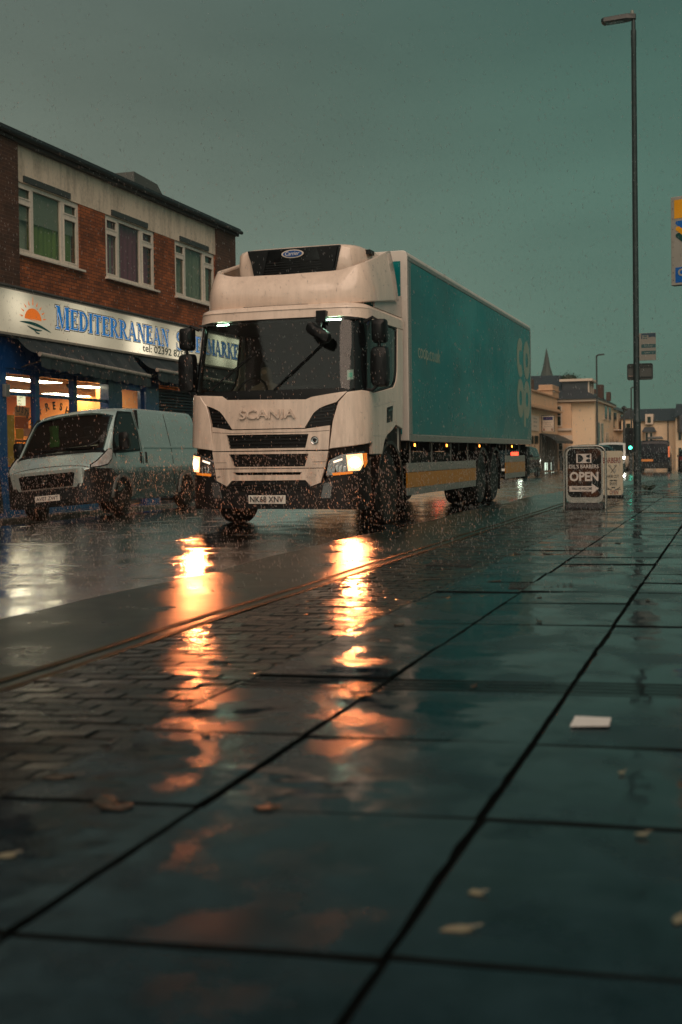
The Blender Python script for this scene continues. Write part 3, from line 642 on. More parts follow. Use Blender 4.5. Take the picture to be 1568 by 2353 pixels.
# fridge unit
fr_ = B(); rings = []
for y, hw, z0, z1 in ((1.02,.80,3.38,3.86),(1.08,.86,3.36,3.90),(1.35,.92,3.30,3.935),(1.9,.98,3.3,3.93),(2.46,1.02,3.3,3.86)):
    ring = []
    for k in range(20):
        a = 2*math.pi*k/20; ca, sa = math.cos(a), math.sin(a)
        ring.append((hw*math.copysign(abs(ca)**.28,ca), y-.10*(1-abs(ca))*0, (z0+z1)/2+(z1-z0)/2*math.copysign(abs(sa)**.28,sa)))
    rings.append(ring)
fr_.loft(rings); fg = fr_.build('fridge_unit', m_white, lor, smooth=True, ang=50)
b = B(); b.prism([(-.70,3.872),(.70,3.872),(.60,3.44),(-.56,3.44)], 'y', .985, 1.025); b.build('fridge_grille', m_blkg, fg, bevel=.015)
b = B()
for k in range(7): b.box(-.50,.52,.975,.985,3.46+.035*k,3.475+.035*k)
for s in (1,-1): b.prism([(s*.66,3.85),(s*.36,3.85),(s*.40,3.70),(s*.46,3.47),(s*.58,3.47)], 'y', .96, .985)
b.build('fridge_louvre', m_blk, fg)
b = B(); ov = [(.165*math.cos(t),3.785+.058*math.sin(t)) for t in [2*math.pi*k/32 for k in range(32)]]
b.prism(ov,'y',.955,.972); lg = b.build('fridge_badge', M('badge_rim',(.62,.55,.48),.3,var=0), fg)
b = B(); b.prism([(x*.86,3.785+(z-3.785)*.76) for x,z in ov],'y',.950,.956); b.build('badge_field', M('badge_blue',(.008,.07,.26),.25,var=0), lg)
text('Carrier', (-.105,.949,3.762), FACE_S, M('badge_white',(.75,.72,.70),.4,var=0), lg, width=.21, height=.055, depth=.003, shear=.25)
B().box(.90,.985,1.45,1.65,3.80,3.86).build('fridge_latch', m_blk, fg); B().box(.95,1.0,1.75,1.95,3.62,3.75).build('fridge_latch', m_blk, fg)
# box body: front at 2.34, back at 13.36
Y0, Y1, Z0, Z1, HW = 2.34, 13.36, 1.165, 3.975, 1.275
m_roofw = M('box_frame', (.60,.55,.50), .32, var=.16, vs=1.5, coat=.3, stretch=(1,.4,1))
b = B(); rings = []
for y in (Y0,Y1):
    prof = []; r = .07
    for cx, cz, a0 in ((HW-r,Z1-r,0),(-HW+r,Z1-r,90),(-HW+.01,Z0+.01,180),(HW-.01,Z0+.01,270)):
        rr = r if a0 < 180 else .01
        for k in range(5): t = R(a0+22.5*k); prof.append((cx+rr*math.cos(t), y, cz+rr*math.sin(t)))
    rings.append(prof)
b.loft(rings); bx = b.build('cargo_box', m_roofw, lor, smooth=True, ang=40, bevel=.03)
for s in (1,-1):
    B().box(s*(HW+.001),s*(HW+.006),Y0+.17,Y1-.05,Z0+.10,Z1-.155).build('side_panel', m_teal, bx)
    B().box(s*HW,s*(HW+.012),Y0+.02,Y1-.02,Z0-.01,Z0+.085).build('side_rail', m_alu, bx, bevel=.004); B().box(s*HW,s*(HW+.012),Y0+.02,Y1-.02,Z1-.15,Z1-.085).build('side_rail', m_alu, bx, bevel=.004)
    B().box(s*HW,s*(HW+.014),Y0+.02,Y0+.165,Z0+.087,Z1-.155).build('corner_post', m_alu, bx, bevel=.006); B().box(s*HW,s*(HW+.014),Y1-.05,Y1-.0,Z0+.087,Z1-.155).build('corner_post', m_alu, bx, bevel=.006)
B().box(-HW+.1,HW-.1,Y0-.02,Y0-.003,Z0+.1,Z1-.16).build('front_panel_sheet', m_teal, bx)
b = B(); b.box(-HW+.02,HW-.02,Y1+.004,Y1+.05,Z0,Z1-.08); b.build('rear_door', m_whitew, bx)
# livery
m_liv = M('livery_white', (.27,.31,.23), .35, var=.2, vs=3)
def ring_poly(cx, cz, ro, ri, a0=0, a1=360, n=36):
    b = B(); k = int(n*(a1-a0)/360); full = a1-a0 >= 360
    P = [(math.cos(R(a0+(a1-a0)*i/k)), math.sin(R(a0+(a1-a0)*i/k))) for i in range(k+(0 if full else 1))]
    m = len(P); X0, X1 = HW+.007, HW+.009
    vs = [(X1,cx+ro*c,cz+ro*s_) for c,s_ in P]+[(X1,cx+ri*c,cz+ri*s_) for c,s_ in P]
    b.add(vs, [(i,(i+1)%m,m+(i+1)%m,m+i) for i in range(m if full else m-1)]); return b
ya, yc_ = 11.93, 12.78
lv = B()
for bb in (ring_poly(ya,3.10,.44,.17,50,310), ring_poly(yc_,3.10,.44,.17), ring_poly(ya,2.19,.44,.17), ring_poly(yc_,2.19,.44,.17)): lv.add(bb.v, bb.f)
lv.add([(HW+.0085,yc_-.44,2.19),(HW+.0085,yc_-.17,2.19),(HW+.0085,yc_-.17,1.56),(HW+.0085,yc_-.44,1.56)], [(0,1,2,3)])
lv.build('livery_rings', m_liv, bx)
text('coop.co.uk', (HW+.007,2.90,2.36), FACE_E, m_liv, bx, width=1.42, height=.30, bold=.0, depth=.002)
# chassis, skirts, lamps
b = B(); b.box(-.50,-.38,1.9,13.2,.70,1.0); b.box(.38,.50,1.9,13.2,.70,1.0)
for k in range(8): b.box(-.38,.38,2.4+k*1.45,2.5+k*1.45,.75,.95)
for k in range(16): b.box(-1.2,1.2,2.45+k*.70,2.53+k*.70,1.02,1.155)
b.box(-1.15,-.52,3.0,4.6,.45,1.0); b.box(.52,1.10,3.1,4.5,.48,1.0); b.box(.52,1.05,4.8,5.9,.55,1.0)
b.build('chassis', m_under, lor, bevel=.01)
b = B(); b.box(-.9,.9,.4,2.2,.35,.95); b.box(-.7,.7,2.2,3.2,.5,1.0); b.build('engine_block', m_under, lor)
for k, s in enumerate((1,-1)):
    for (ya_, yb_, zt_, zb_) in ((2.28,7.12,.835,.355),(10.15,12.55,.905,.42)):
        sk = B(); sk.box(s*1.235,s*1.262,ya_,yb_,zb_,zb_+.11); sk.box(s*1.235,s*1.262,ya_,yb_,zt_-.14,zt_); so3 = sk.build('side_guard', m_alu, lor, bevel=.006)
        B().box(s*1.240,s*1.264,ya_,yb_,zb_+.113,zt_-.143).build('ochre_strip', M('ochre_panel',(.40,.165,.004),.35,var=.25,vs=4), so3)
        n = 4 if ya_ < 5 else 2
        for i in range(n): y = ya_+.4+(yb_-ya_-.8)*i/(n-1); B().box(s*1.18,s*1.20,y,y+.02,zt_,1.16).build('guard_stay', m_alu, so3)
for y in (2.72,4.80,7.47,10.9): 
    for s in (1,-1):
        b = B(); b.box(s*1.20,s*1.255,y-.05,y+.05,1.085,1.145); l = b.build('side_marker', m_blk, lor, bevel=.005)
        b = B(); b.box(s*1.256,s*1.268,y-.028,y+.028,1.08,1.125); b.build('amber_lens', m_orange_lens, l, bevel=.005)
def wheel(x, y, r, w, s, dual=False):
    t = B(); pr = [(r*.56,-w/2),(r*.80,-w/2-.008),(r*.93,-w/2),(r*.99,-w/2+.03),(r,-w/2+.06),(r,w/2-.06),(r*.99,w/2-.03),(r*.93,w/2),(r*.80,w/2+.008),(r*.56,w/2)]
    t.lathe(pr,(0,0,0),'x',36); to = t.build('wheel', m_tyre, lor, smooth=True, ang=50); to.location = (x,y,r)
    rm = B(); q = [(0,.055),(.10,.055),(.12,.02),(r*.38,.0),(r*.44,.03),(r*.54,.06),(r*.58,.10),(r*.57,-.1)] if not dual else [(0,.06),(.11,.06),(.13,-.06),(r*.42,-.11),(r*.52,-.04),(r*.575,.10),(r*.57,-.12)]
    rm.lathe([(a,s*(w/2-.10+h)) for a,h in q],(0,0,0),'x',28); ro = rm.build('rim', m_rim, to, smooth=True, ang=35)
    nb = B()
    for k in range(10):
        a = 2*math.pi*k/10; nb.lathe([(0,s*(w/2-.02)),(.018,s*(w/2-.02)),(.018,s*(w/2-.09)),(0,s*(w/2-.09))],(0,.165*math.cos(a),.165*math.sin(a)),'x',6)
    nb.build('wheel_nut', m_rim, to)
    return to
def guard(y0, r, s, a0=-8, a1=188, w0=.86, w1=1.262):
    b = B(); o = []; P = [R(a0+(a1-a0)*k/20) for k in range(21)]
    rings = [[(s*w0, y0-math.cos(t)*r, .5+math.sin(t)*r),(s*w1, y0-math.cos(t)*r, .5+math.sin(t)*r),(s*w1, y0-math.cos(t)*(r-.05), .5+math.sin(t)*(r-.05)),(s*(w1-.02), y0-math.cos(t)*(r-.02), .5+math.sin(t)*(r-.02)),(s*w0, y0-math.cos(t)*(r-.02), .5+math.sin(t)*(r-.02))] for t in P]
    b.loft(rings); return b.build('mudguard', m_blk, lor, smooth=True, ang=35)
for s in (1,-1):
    wheel(s*1.06,1.40,.50,.32,s); guard(1.40,.66,s,12,196)
    B().box(s*.86,s*1.25,2.055,2.075,.22,.62).build('mud_flap', m_blk, lor)
    b = B(); b.box(s*.86,s*1.23,.70,1.0,.36,.42); b.box(s*.86,s*1.22,.66,.9,.62,.66); b.build('cab_step', m_under, lor)
    for y in (7.80,9.10):
        wheel(s*1.06,y,.50,.30,s,True); wheel(s*.72,y,.50,.28,s,True); guard(y,.58,s,-2,182,.56)
    B().box(s*.56,s*1.22,9.70,9.72,.22,.72).build('mud_flap', m_blk, lor)
b = B(); b.box(-1.2,1.2,12.95,13.1,.36,.52); b.box(-1.25,-1.05,12.9,13.3,.40,1.1); b.box(1.05,1.25,12.9,13.3,.40,1.1); b.build('rear_underrun_bar', m_under, lor, bevel=.01)
b = B(); b.box(-1.1,-.8,13.30,13.34,.85,.98); b.box(.8,1.1,13.30,13.34,.85,.98); b.build('tail_lamp', EM('tail_red',(1,.05,.02),3.), lor)
# air pipes and gap filler between the cab and the box
b = B()
for x in (-.35,-.2,.2): b.tube([(x,2.05,1.9),(x,2.12,1.7),(x+.05,2.2,1.5),(x,2.3,1.2)], .02, 6)
b.build('air_pipe', m_under, lor)
# ---------------------------------------------------------------- vehicles along the street
def gpatch(name, poly, mp, mat, parent, off=.008, thick=.02, us=(), vs_=(), out=1, bevel=0.):
    bm = bmesh.new(); v0 = [bm.verts.new((p[0],p[1],0)) for p in poly]
    ed = [bm.edges.new((v0[i],v0[(i+1)%len(v0)])) for i in range(len(v0))]
    bmesh.ops.triangle_fill(bm, use_beauty=True, edges=ed)
    for k, lst in ((0,us),(1,vs_)):
        for u in lst:
            bmesh.ops.bisect_plane(bm, geom=bm.verts[:]+bm.edges[:]+bm.faces[:], plane_co=(u,0,0) if k == 0 else (0,u,0), plane_no=(1,0,0) if k == 0 else (0,1,0))
    bm.verts.index_update(); A, D, fs = [], [], []
    for v in bm.verts:
        u, t = v.co.x, v.co.y; e = .01; p = mp(u,t)
        n = (mp(u+e,t)-mp(u-e,t)).cross(mp(u,t+e)-mp(u,t-e)).normalized()*out
        A.append(p+n*off); D.append(p+n*(off-thick))
    nv = len(A)
    for f in bm.faces:
        ix = [v.index for v in f.verts]; fs += [tuple(ix), tuple(i+nv for i in ix[::-1])]
    for e_ in bm.edges:
        if len(e_.link_faces) == 1: a, c = e_.verts[0].index, e_.verts[1].index; fs.append((a,c,c+nv,a+nv))
    bm.free(); mb = B(); mb.add(A+D, fs)
    return mb.build(name, mat, parent, smooth=True, ang=32, bevel=bevel)
def interp(tab, y):
    if y <= tab[0][0]: return tab[0][1]
    for (a,b_),(c,d_) in zip(tab, tab[1:]):
        if y <= c: t = (y-a)/(c-a); return b_+(d_-b_)*t
    return tab[-1][1]
class Car:
    """front at y=0, tail at y=L; +x is the driver's left when looking forward from behind the camera"""
    def __init__(s, root, L, top, wid, belt, tumble, zb, paint, glass=None, shoulder=.10, screens=()):
        s.root, s.L, s.top, s.wid, s.belt, s.tum, s.zb, s.sh = root, L, top, wid, belt, tumble, zb, shoulder
        ys = sorted(set([t[0] for t in top]+[t[0] for t in wid]+[v for a in screens for v in a[:2]]+[L*k/14 for k in range(15)]))
        ys = [y for i, y in enumerate(ys) if i == 0 or y-ys[i-1] > .012]
        rings = []; NS, NT = 7, 6
        for y in ys:
            zt = interp(top,y); ze = zt-shoulder
            zs = [zb+.02+(ze-zb-.02)*k/(NS-1) for k in range(NS)]
            half = [(0.,zb),(s.side(y,zb)-.08,zb)]+[(s.side(y,z),z) for z in zs]
            xe = s.side(y,ze)
            half += [(xe*math.cos(R(90*k/NT)), ze+shoulder*(math.sin(R(90*k/NT))**.8)) for k in range(1,NT+1)]
            rings.append([(x,y,z) for x,z in half]+[(-x,y,z) for x,z in half[-2:0:-1]])
        b = B(); n = len(rings[0]); fs = []; flat = [p for r_ in rings for p in r_]; hidx = 2+NS+NT
        for k in range(len(rings)-1):
            ym = (ys[k]+ys[k+1])/2
            for i in range(n):
                j = (i+1) % n
                if any(a[0] < ym < a[1] for a in screens) and (hidx-5 <= i < hidx+3): continue
                fs.append((k*n+i,k*n+j,(k+1)*n+j,(k+1)*n+i))
        fs += [tuple(range(n))[::-1], tuple(range((len(rings)-1)*n, len(rings)*n))]
        b.add(flat, fs); s.body = b.build('body', paint, root, smooth=True, ang=38)
    def side(s, y, z):
        w = interp(s.wid,y); x = w-s.tum*max(0.,z-s.belt)**1.15
        if z < s.zb+.22: x -= .05*((s.zb+.22-z)/.22)**1.5
        return x
    def topz(s, x, y):
        zt = interp(s.top,y); ze = zt-s.sh; xe = s.side(y,ze); c = min(1.,abs(x)/xe)
        return ze+s.sh*(max(0.,1-c*c)**.5)**.8
    def sidep(s, name, poly, mat, sg, parent=None, **k):
        k.setdefault('us', [s.L*i/14 for i in range(15)])
        return gpatch(name, poly, lambda u,v: Vector((sg*s.side(u,v),u,v)), mat, parent or s.root, out=sg, **k)
    def topp(s, name, poly, mat, parent=None, **k):
        k.setdefault('us', [i*.12 for i in range(-8,9)])
        return gpatch(name, poly, lambda u,v: Vector((u,v,s.topz(u,v))), mat, parent or s.root, **k)
    def endy(s, x, front):
        ys = [s.L*.25*i/60 for i in range(61)]
        for y in ys:
            if interp(s.wid, y if front else s.L-y) >= abs(x): return y if front else s.L-y
        return ys[-1] if front else s.L-ys[-1]
    def end(s, name, poly, mat, front=True, parent=None, **k):
        k.setdefault('us', [i*.08 for i in range(-12,13)])
        return gpatch(name, poly, lambda u,v: Vector((u,s.endy(u,front),v)), mat, parent or s.root, out=1 if front else -1, **k)
    def wheels(s, ys, r, tw=.20, inset=.02, flare=None):
        for sg in (1,-1):
            for y in ys:
                w = s.side(y,r)
                pts = [(y+(r*1.13)*math.cos(R(a)), r+.01+(r*1.13)*math.sin(R(a))) for a in range(-20,201,11)]
                if flare:
                    rr_ = [(1.10,1.36)]; q_ = [(y+r*1.34*math.cos(R(a)), r+.01+r*1.34*math.sin(R(a))) for a in range(0,181,9)]+[(y+r*1.13*math.cos(R(a)), r+.01+r*1.13*math.sin(R(a))) for a in range(180,-1,-9)]
                    s.sidep('arch_flare', q_, flare, sg, off=.030, thick=.035, us=[], bevel=.008)
                s.sidep('wheel_arch', pts, m_under, sg, off=.004, thick=.02, us=[])
                t = B(); t.lathe([(r*.6,-tw/2),(r*.92,-tw/2),(r,-tw/2+.03),(r,tw/2-.03),(r*.92,tw/2),(r*.6,tw/2)],(0,0,0),'x',28)
                o = t.build('wheel', m_tyre, s.root, smooth=True, ang=50); o.location = (sg*(w-tw/2+inset), y, r)
                q = B(); q.lathe([(0,sg*(tw/2-.02)),(r*.12,sg*(tw/2-.02)),(r*.2,sg*(tw/2-.05)),(r*.55,sg*(tw/2-.03)),(r*.63,sg*(tw/2-.005)),(r*.62,-sg*tw*.3)],(0,0,0),'x',24)
                for k in range(5):
                    a = 2*math.pi*k/5; cs, sn = math.cos(a), math.sin(a)
                    q.add([(sg*(tw/2-.012),cs*r*.15-sn*d,sn*r*.15+cs*d) for d in (-.03,.03)]+[(sg*(tw/2-.02),cs*r*.58-sn*d,sn*r*.58+cs*d) for d in (.045,-.045)], [(0,1,2,3)])
                q.build('rim', m_rim, o, smooth=True, ang=30)
def mirx(p): return [(-a,c) for a,c in p][::-1]
m_vglass = M('dark_car_glass', (.008,.013,.014), .06, var=0, rv=.02, spec=.4)
m_silver = M('van_silver', (.42,.55,.54), .24, .35, var=.14, vs=2.5, coat=.4)
m_bump = M('van_bumper', (.011,.013,.014), .5, var=.3, spec=.25)
m_dirt = M('van_road_dirt', (.07,.072,.066), .45, .1, var=.35, vs=5)
m_clear = M('lamp_clear', (.88,.80,.70), .22, .0, var=.42, vs=11, coat=1, bump=.6, bs=25)
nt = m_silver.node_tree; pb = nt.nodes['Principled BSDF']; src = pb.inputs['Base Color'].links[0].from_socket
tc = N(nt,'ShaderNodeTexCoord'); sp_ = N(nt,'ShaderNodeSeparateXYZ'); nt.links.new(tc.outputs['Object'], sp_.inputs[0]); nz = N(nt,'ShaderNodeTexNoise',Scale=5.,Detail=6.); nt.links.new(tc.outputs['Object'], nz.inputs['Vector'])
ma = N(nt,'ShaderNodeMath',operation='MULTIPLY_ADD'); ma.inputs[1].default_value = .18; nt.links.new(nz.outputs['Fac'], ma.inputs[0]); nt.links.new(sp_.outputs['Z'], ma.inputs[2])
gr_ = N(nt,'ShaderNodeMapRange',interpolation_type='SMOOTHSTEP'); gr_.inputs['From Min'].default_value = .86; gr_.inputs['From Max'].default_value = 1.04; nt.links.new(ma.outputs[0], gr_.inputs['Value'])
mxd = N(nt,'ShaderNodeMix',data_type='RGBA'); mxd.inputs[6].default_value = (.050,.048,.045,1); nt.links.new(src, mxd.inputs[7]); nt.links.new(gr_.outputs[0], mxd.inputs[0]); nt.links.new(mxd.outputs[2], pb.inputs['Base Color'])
m_silver2 = M('van_trim_silver', (.36,.42,.40), .30, .35, var=.14, vs=2.5, coat=.4)
# silver van parked against the far kerb
VZ = gz(-12.25, 19.3)
van = empty('parked_van', (-12.25,19.3,VZ), 'silver panel van parked outside the supermarket, its lower body grey with road dirt', 'van', rot=(0,R(-4.6),R(1.8)))
vtop = [(0,.93),(.05,.985),(.18,1.07),(.40,1.20),(.60,1.31),(.75,1.48),(.95,1.72),(1.15,1.94),(1.28,2.06),(1.42,2.125),(1.8,2.17),(2.6,2.195),(4.9,2.17),(5.0,2.12)]
vwid = [(0,.72),(.03,.81),(.10,.895),(.25,.955),(.55,1.005),(.9,1.025),(4.8,1.02),(5.0,.98)]
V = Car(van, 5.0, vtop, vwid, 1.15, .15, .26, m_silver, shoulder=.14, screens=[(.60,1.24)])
ws = [(-.90,.60),(-.45,.545),(0,.53),(.45,.545),(.90,.60),(.885,.9),(.86,1.24),(.40,1.275),(-.40,1.275),(-.86,1.24),(-.885,.9)]
m_vs = GLASS('van_windscreen_glass', (.55,.60,.58), .02, .12)
V.topp('windscreen', ws, m_vs, off=.010, thick=.008, vs_=(.6,.75,.95,1.15))
blk_ = [(-.96,.56),(-.5,.50),(0,.485),(.5,.50),(.96,.56),(.905,.625),(.45,.565),(0,.55),(-.45,.565),(-.905,.625)]
V.topp('scuttle', blk_, m_blk, off=.012, thick=.02)
for s in (1,-1):
    ed_ = [(.905,.60),(.955,.62),(.90,1.24),(.855,1.27)]; V.topp('pillar_trim', ed_ if s > 0 else mirx(ed_), m_silver, off=.012, thick=.01, vs_=(.75,.95,1.15))
    gl = [(.83,1.24),(1.02,1.235),(1.90,1.275),(1.93,1.6),(1.86,2.0),(1.35,2.0),(1.22,1.9),(1.0,1.62),(.86,1.36)]
    V.sidep('door_window', gl, m_vglass, s, off=.010, thick=.012, us=[1.0,1.4,1.7])
    fr = [(.78,1.20),(1.03,1.195),(1.95,1.235),(1.985,1.6),(1.91,2.04),(1.33,2.04),(1.17,1.9),(.95,1.62),(.81,1.36)]
    V.sidep('window_seal', fr, m_blk, s, off=.006, thick=.01, us=[1.0,1.4,1.7])
    for y0_ in (2.03,3.45): 
        V.sidep('door_gap', [(y0_,.50),(y0_+.02,.50),(y0_-.022,2.03),(y0_-.042,2.03)], m_under, s, off=.003, thick=.006, vs_=(.8,1.1,1.3,1.5,1.7,1.9), us=[])
    V.sidep('front_door_gap', [(.93,.75),(.945,.74),(.86,1.2),(.845,1.2)], m_under, s, off=.003, thick=.006, us=[])
    V.sidep('rub_strip', [(1.5,.90),(4.9,.88),(4.9,.955),(1.5,.965)], m_silver, s, off=.016, thick=.02)
    V.sidep('panel_crease', [(2.12,1.30),(4.7,1.30),(4.7,1.335),(2.12,1.335)], m_silver, s, off=.014, thick=.02)
    for y0_ in (1.88,2.12): V.sidep('door_handle', [(y0_,1.00),(y0_+.07,.99),(y0_+.085,1.20),(y0_+.03,1.22)], m_blk, s, off=.016, thick=.02, us=[], bevel=.006)
    V.sidep('headlamp_gap', [(.075,.930),(.28,.940),(.53,.975),(.695,1.08),(.762,1.22),(.735,1.292),(.60,1.277),(.41,1.175),(.21,1.06),(.085,1.0)], m_under, s, off=.008, thick=.02, us=[.15,.25,.4,.55])
    # swept headlamp on the wing
    hp = [(.10,.975),(.20,1.0),(.45,1.04),(.62,1.15),(.70,1.28),(.62,1.295),(.45,1.22),(.25,1.10),(.12,1.01)]
    V.sidep('headlamp', [(.09,.945),(.28,.955),(.52,.99),(.68,1.09),(.745,1.22),(.72,1.275),(.60,1.26),(.42,1.16),(.22,1.045),(.10,.985)], m_clear, s, off=.014, thick=.03, us=[.15,.25,.4,.55], bevel=.006)
    b = B()
    if s > 0: mc = (1.17,.98,1.42)
    else: mc = (-1.17,.98,1.42)
    rr = []
    for t, d in ((.6,-.07),(1,-.03),(1,.06),(.95,.08)):
        rr.append([(mc[0]+.105*t*math.copysign(abs(math.cos(a))**.5,math.cos(a)), mc[1]+d, mc[2]+.175*t*math.copysign(abs(math.sin(a))**.5,math.sin(a))) for a in [2*math.pi*k/16 for k in range(16)]])
    b.loft(rr); b.tube([(s*.97,1.0,1.28),(mc[0],.98,1.27)], .045, 8); b.build('door_mirror', m_blk, van, smooth=True)
V.end('bumper', [(-.98,.28),(.98,.28),(1.0,.62),(.93,.66),(.66,.66),(.60,.585),(-.60,.585),(-.66,.66),(-.93,.66),(-1.0,.62)], m_bump, off=.035, thick=.06, bevel=.015, vs_=(.45,))
for s in (1,-1):
    q = [(.72,.66),(1.0,.66),(1.01,.90),(.90,.93),(.78,.90)]
    V.end('bumper_corner', q if s > 0 else mirx(q), m_bump, off=.028, thick=.04, bevel=.012)
V.end('grille_surround', [(-.72,.60),(.70,.60),(.78,.90),(.74,.945),(-.74,.945),(-.78,.90)], m_silver2, off=.026, thick=.04, bevel=.012)
g_ = V.end('grille', [(-.56,.625),(.54,.625),(.60,.86),(.55,.885),(-.55,.885),(-.60,.86)], m_under, off=.032, thick=.02, bevel=.006)
for k in range(4): V.end('grille_bar', [(-.55,.665+.055*k),(.55,.665+.055*k),(.55,.680+.055*k),(-.55,.680+.055*k)], m_blk, parent=g_, off=.040, thick=.02)
V.end('chrome_lip', [(-.57,.612),(.55,.612),(.55,.622),(-.57,.622)], m_alu, off=.034, thick=.01)
b = B(); b.lathe([(.066,-.050),(.070,-.056),(.058,-.058),(.055,-.052)], (-.02,0,.76), 'y', 24); bg_ = b.build('badge', m_chrome, g_, smooth=True)
text('FIAT', (-.062,-.053,.742), FACE_S, m_alu, bg_, width=.085, height=.036, bold=.01, depth=.002)
B().lathe([(0,-.045),(.055,-.050),(.055,-.04)], (-.02,0,.76), 'y', 24).build('badge_field', m_blkg, bg_)
vp = V.end('number_plate', [(-.27,.375),(.25,.375),(.25,.485),(-.27,.485)], m_plate, off=.052, thick=.02, us=[])
text('AV07 ZWT', (-.245,-.0535,.392), FACE_S, m_ink, vp, width=.47, height=.076, bold=.012, depth=.002)
for k in range(2): V.end('intake', [(-.5,.30+.05*k),(.5,.30+.05*k),(.5,.325+.05*k),(-.5,.325+.05*k)], m_under, off=.040, thick=.01)
for half_ in (0,1):
  b = B()
  for k in range(15*half_,15*half_+14):
    x = -.58+.04*k; y = .475-.01*abs(k-15)/15; z0_ = V.topz(x,y); b.add([(x-.012,y-.03,V.topz(x,y-.03)+.003),(x-.003,y-.03,V.topz(x,y-.03)+.003),(x+.016,y+.02,V.topz(x,y+.02)+.003),(x+.007,y+.02,V.topz(x,y+.02)+.003)], [(0,1,2,3)])
  b.build('bonnet_vent', m_under, van)
V.topp('bonnet_gap', [(-.84,.10),(.84,.10),(.84,.115),(-.84,.115)], m_under, off=.003, thick=.006)
V.wheels((1.05,4.05), .335, .21, flare=M('van_flare', (.13,.15,.145), .4, .1, var=.4, vs=5))
b = B(); b.box(-.9,.9,.75,1.05,1.05,1.28); b.build('dashboard', m_in, van, bevel=.04)
b = B(); b.box(-.95,.95,2.05,2.09,.5,2.08); b.build('bulkhead', m_in, van)
for x0 in (-.55,.05,.5): b = B(); b.box(x0-.23,x0+.23,1.6,1.75,.8,1.62); b.box(x0-.12,x0+.12,1.62,1.72,1.63,1.82); b.build('seat', m_in, van, bevel=.04)
b = B(); b.tube([(.10,.62,1.365),(.55,.60,1.36),(.75,.72,1.46)], .014, 6); b.tube([(-.6,.60,1.36),(-.05,.56,1.35),(.1,.60,1.37)], .014, 6); b.build('wiper', m_blk, van)
b = B(); b.box(.15,.75,.66,.72,1.372,1.382); b.build('dash_paper', M('dash_papers',(.45,.5,.36),.6,var=.4,vs=9), van)
mw = van.matrix_basis.copy()
b = B(); rings = []
for k in range(6):
    z = 1.46+.085*k; hw = .10+.012*math.sin(k*1.7)
    rings.append([(-.56-hw,1.32+.01*k,z),(-.56,1.30+.012*(k%2),z),(-.56+hw,1.32+.01*k,z),(-.56+hw,1.36,z),(-.56-hw,1.36,z)])
b.loft(rings); vest = b.build('safety_vest', M('vest_green',(.10,.42,.05),.6,var=.4,vs=14), None); vest.location = van.location; vest.rotation_euler = van.rotation_euler
tag(vest, 'green safety vest hung up behind the silver van windscreen', 'safety vest')
# dark car ahead of the van, only its tail corner in the picture
m_dark = M('dark_car_paint', (.005,.007,.008), .16, .1, var=.1, coat=.25, spec=.3)
def hatch(loc, rz, label, paint, group=None, cat='car', H=1.45, name='parked_car', roty=0.):
    root = empty(name, loc, label, cat, group, rot=(0,roty,rz)); k = H/1.45
    top = [(0,.62*k),(.06,.74*k),(.4,.86*k),(1.0,.96*k),(1.12,1.0*k),(1.75,1.36*k),(2.1,1.43*k),(2.7,1.45*k),(3.4,1.40*k),(3.65,1.32*k),(4.0,1.0*k),(4.12,.90*k),(4.2,.70*k)]
    wid = [(0,.66),(.06,.76),(.25,.84),(.7,.875),(3.6,.875),(4.05,.82),(4.2,.74)]
    c = Car(root, 4.2, top, wid, .90*k, .34, .22, paint, shoulder=.07)
    c.topp('windscreen', [(-.74,1.13),(.74,1.13),(.60,1.76),(-.60,1.76)], m_vglass, off=.006, thick=.01, vs_=(1.3,1.5,1.7))
    c.topp('rear_window', [(-.60,3.60),(.60,3.60),(.70,3.98),(-.70,3.98)], m_vglass, off=.006, thick=.01, vs_=(3.65,3.8))
    for s in (1,-1):
        c.sidep('side_window', [(1.32,.95*k),(2.45,.95*k),(2.42,1.31*k),(1.86,1.30*k)], m_vglass, s, off=.006, thick=.01, us=[1.6,2.0])
        c.sidep('side_window', [(2.52,.95*k),(3.62,.98*k),(3.30,1.28*k),(2.50,1.31*k)], m_vglass, s, off=.006, thick=.01, us=[2.8,3.2])
        q = [(.42,.60*k),(.74,.62*k),(.80,.76*k),(.55,.72*k)]
        c.end('headlamp', q if s > 0 else mirx(q), m_clear, off=.010, thick=.02)
        q = [(.52,.72*k),(.80,.72*k),(.80,.98*k),(.60,.98*k)]
        c.end('tail_lamp', q if s > 0 else mirx(q), M('tail_lens',(.12,.006,.008),.15,var=.1,coat=.3), front=False, off=.014, thick=.03)
        b = B(); b.box(s*.86,s*1.02,1.30,1.40,.93*k,1.06*k); b.build('door_mirror', m_blk, root, bevel=.02)
    c.end('grille', [(-.45,.34),(.45,.34),(.40,.56*k),(-.40,.56*k)], m_under, off=.008, thick=.02)
    c.end('number_plate', [(-.26,.36),(.26,.36),(.26,.47),(-.26,.47)], m_plate, off=.016, thick=.01)
    c.end('rear_bumper', [(-.78,.24),(.78,.24),(.80,.52),(-.80,.52)], m_bump, front=False, off=.03, thick=.05, bevel=.02)
    c.wheels((.78,3.38), .31, .19)
    return c
hatch((-12.75,13.25,gz(-12.75,15)), 0, 'black hatchback cut by the left picture edge, only its tail corner showing', m_dark, H=1.62, roty=R(-4))

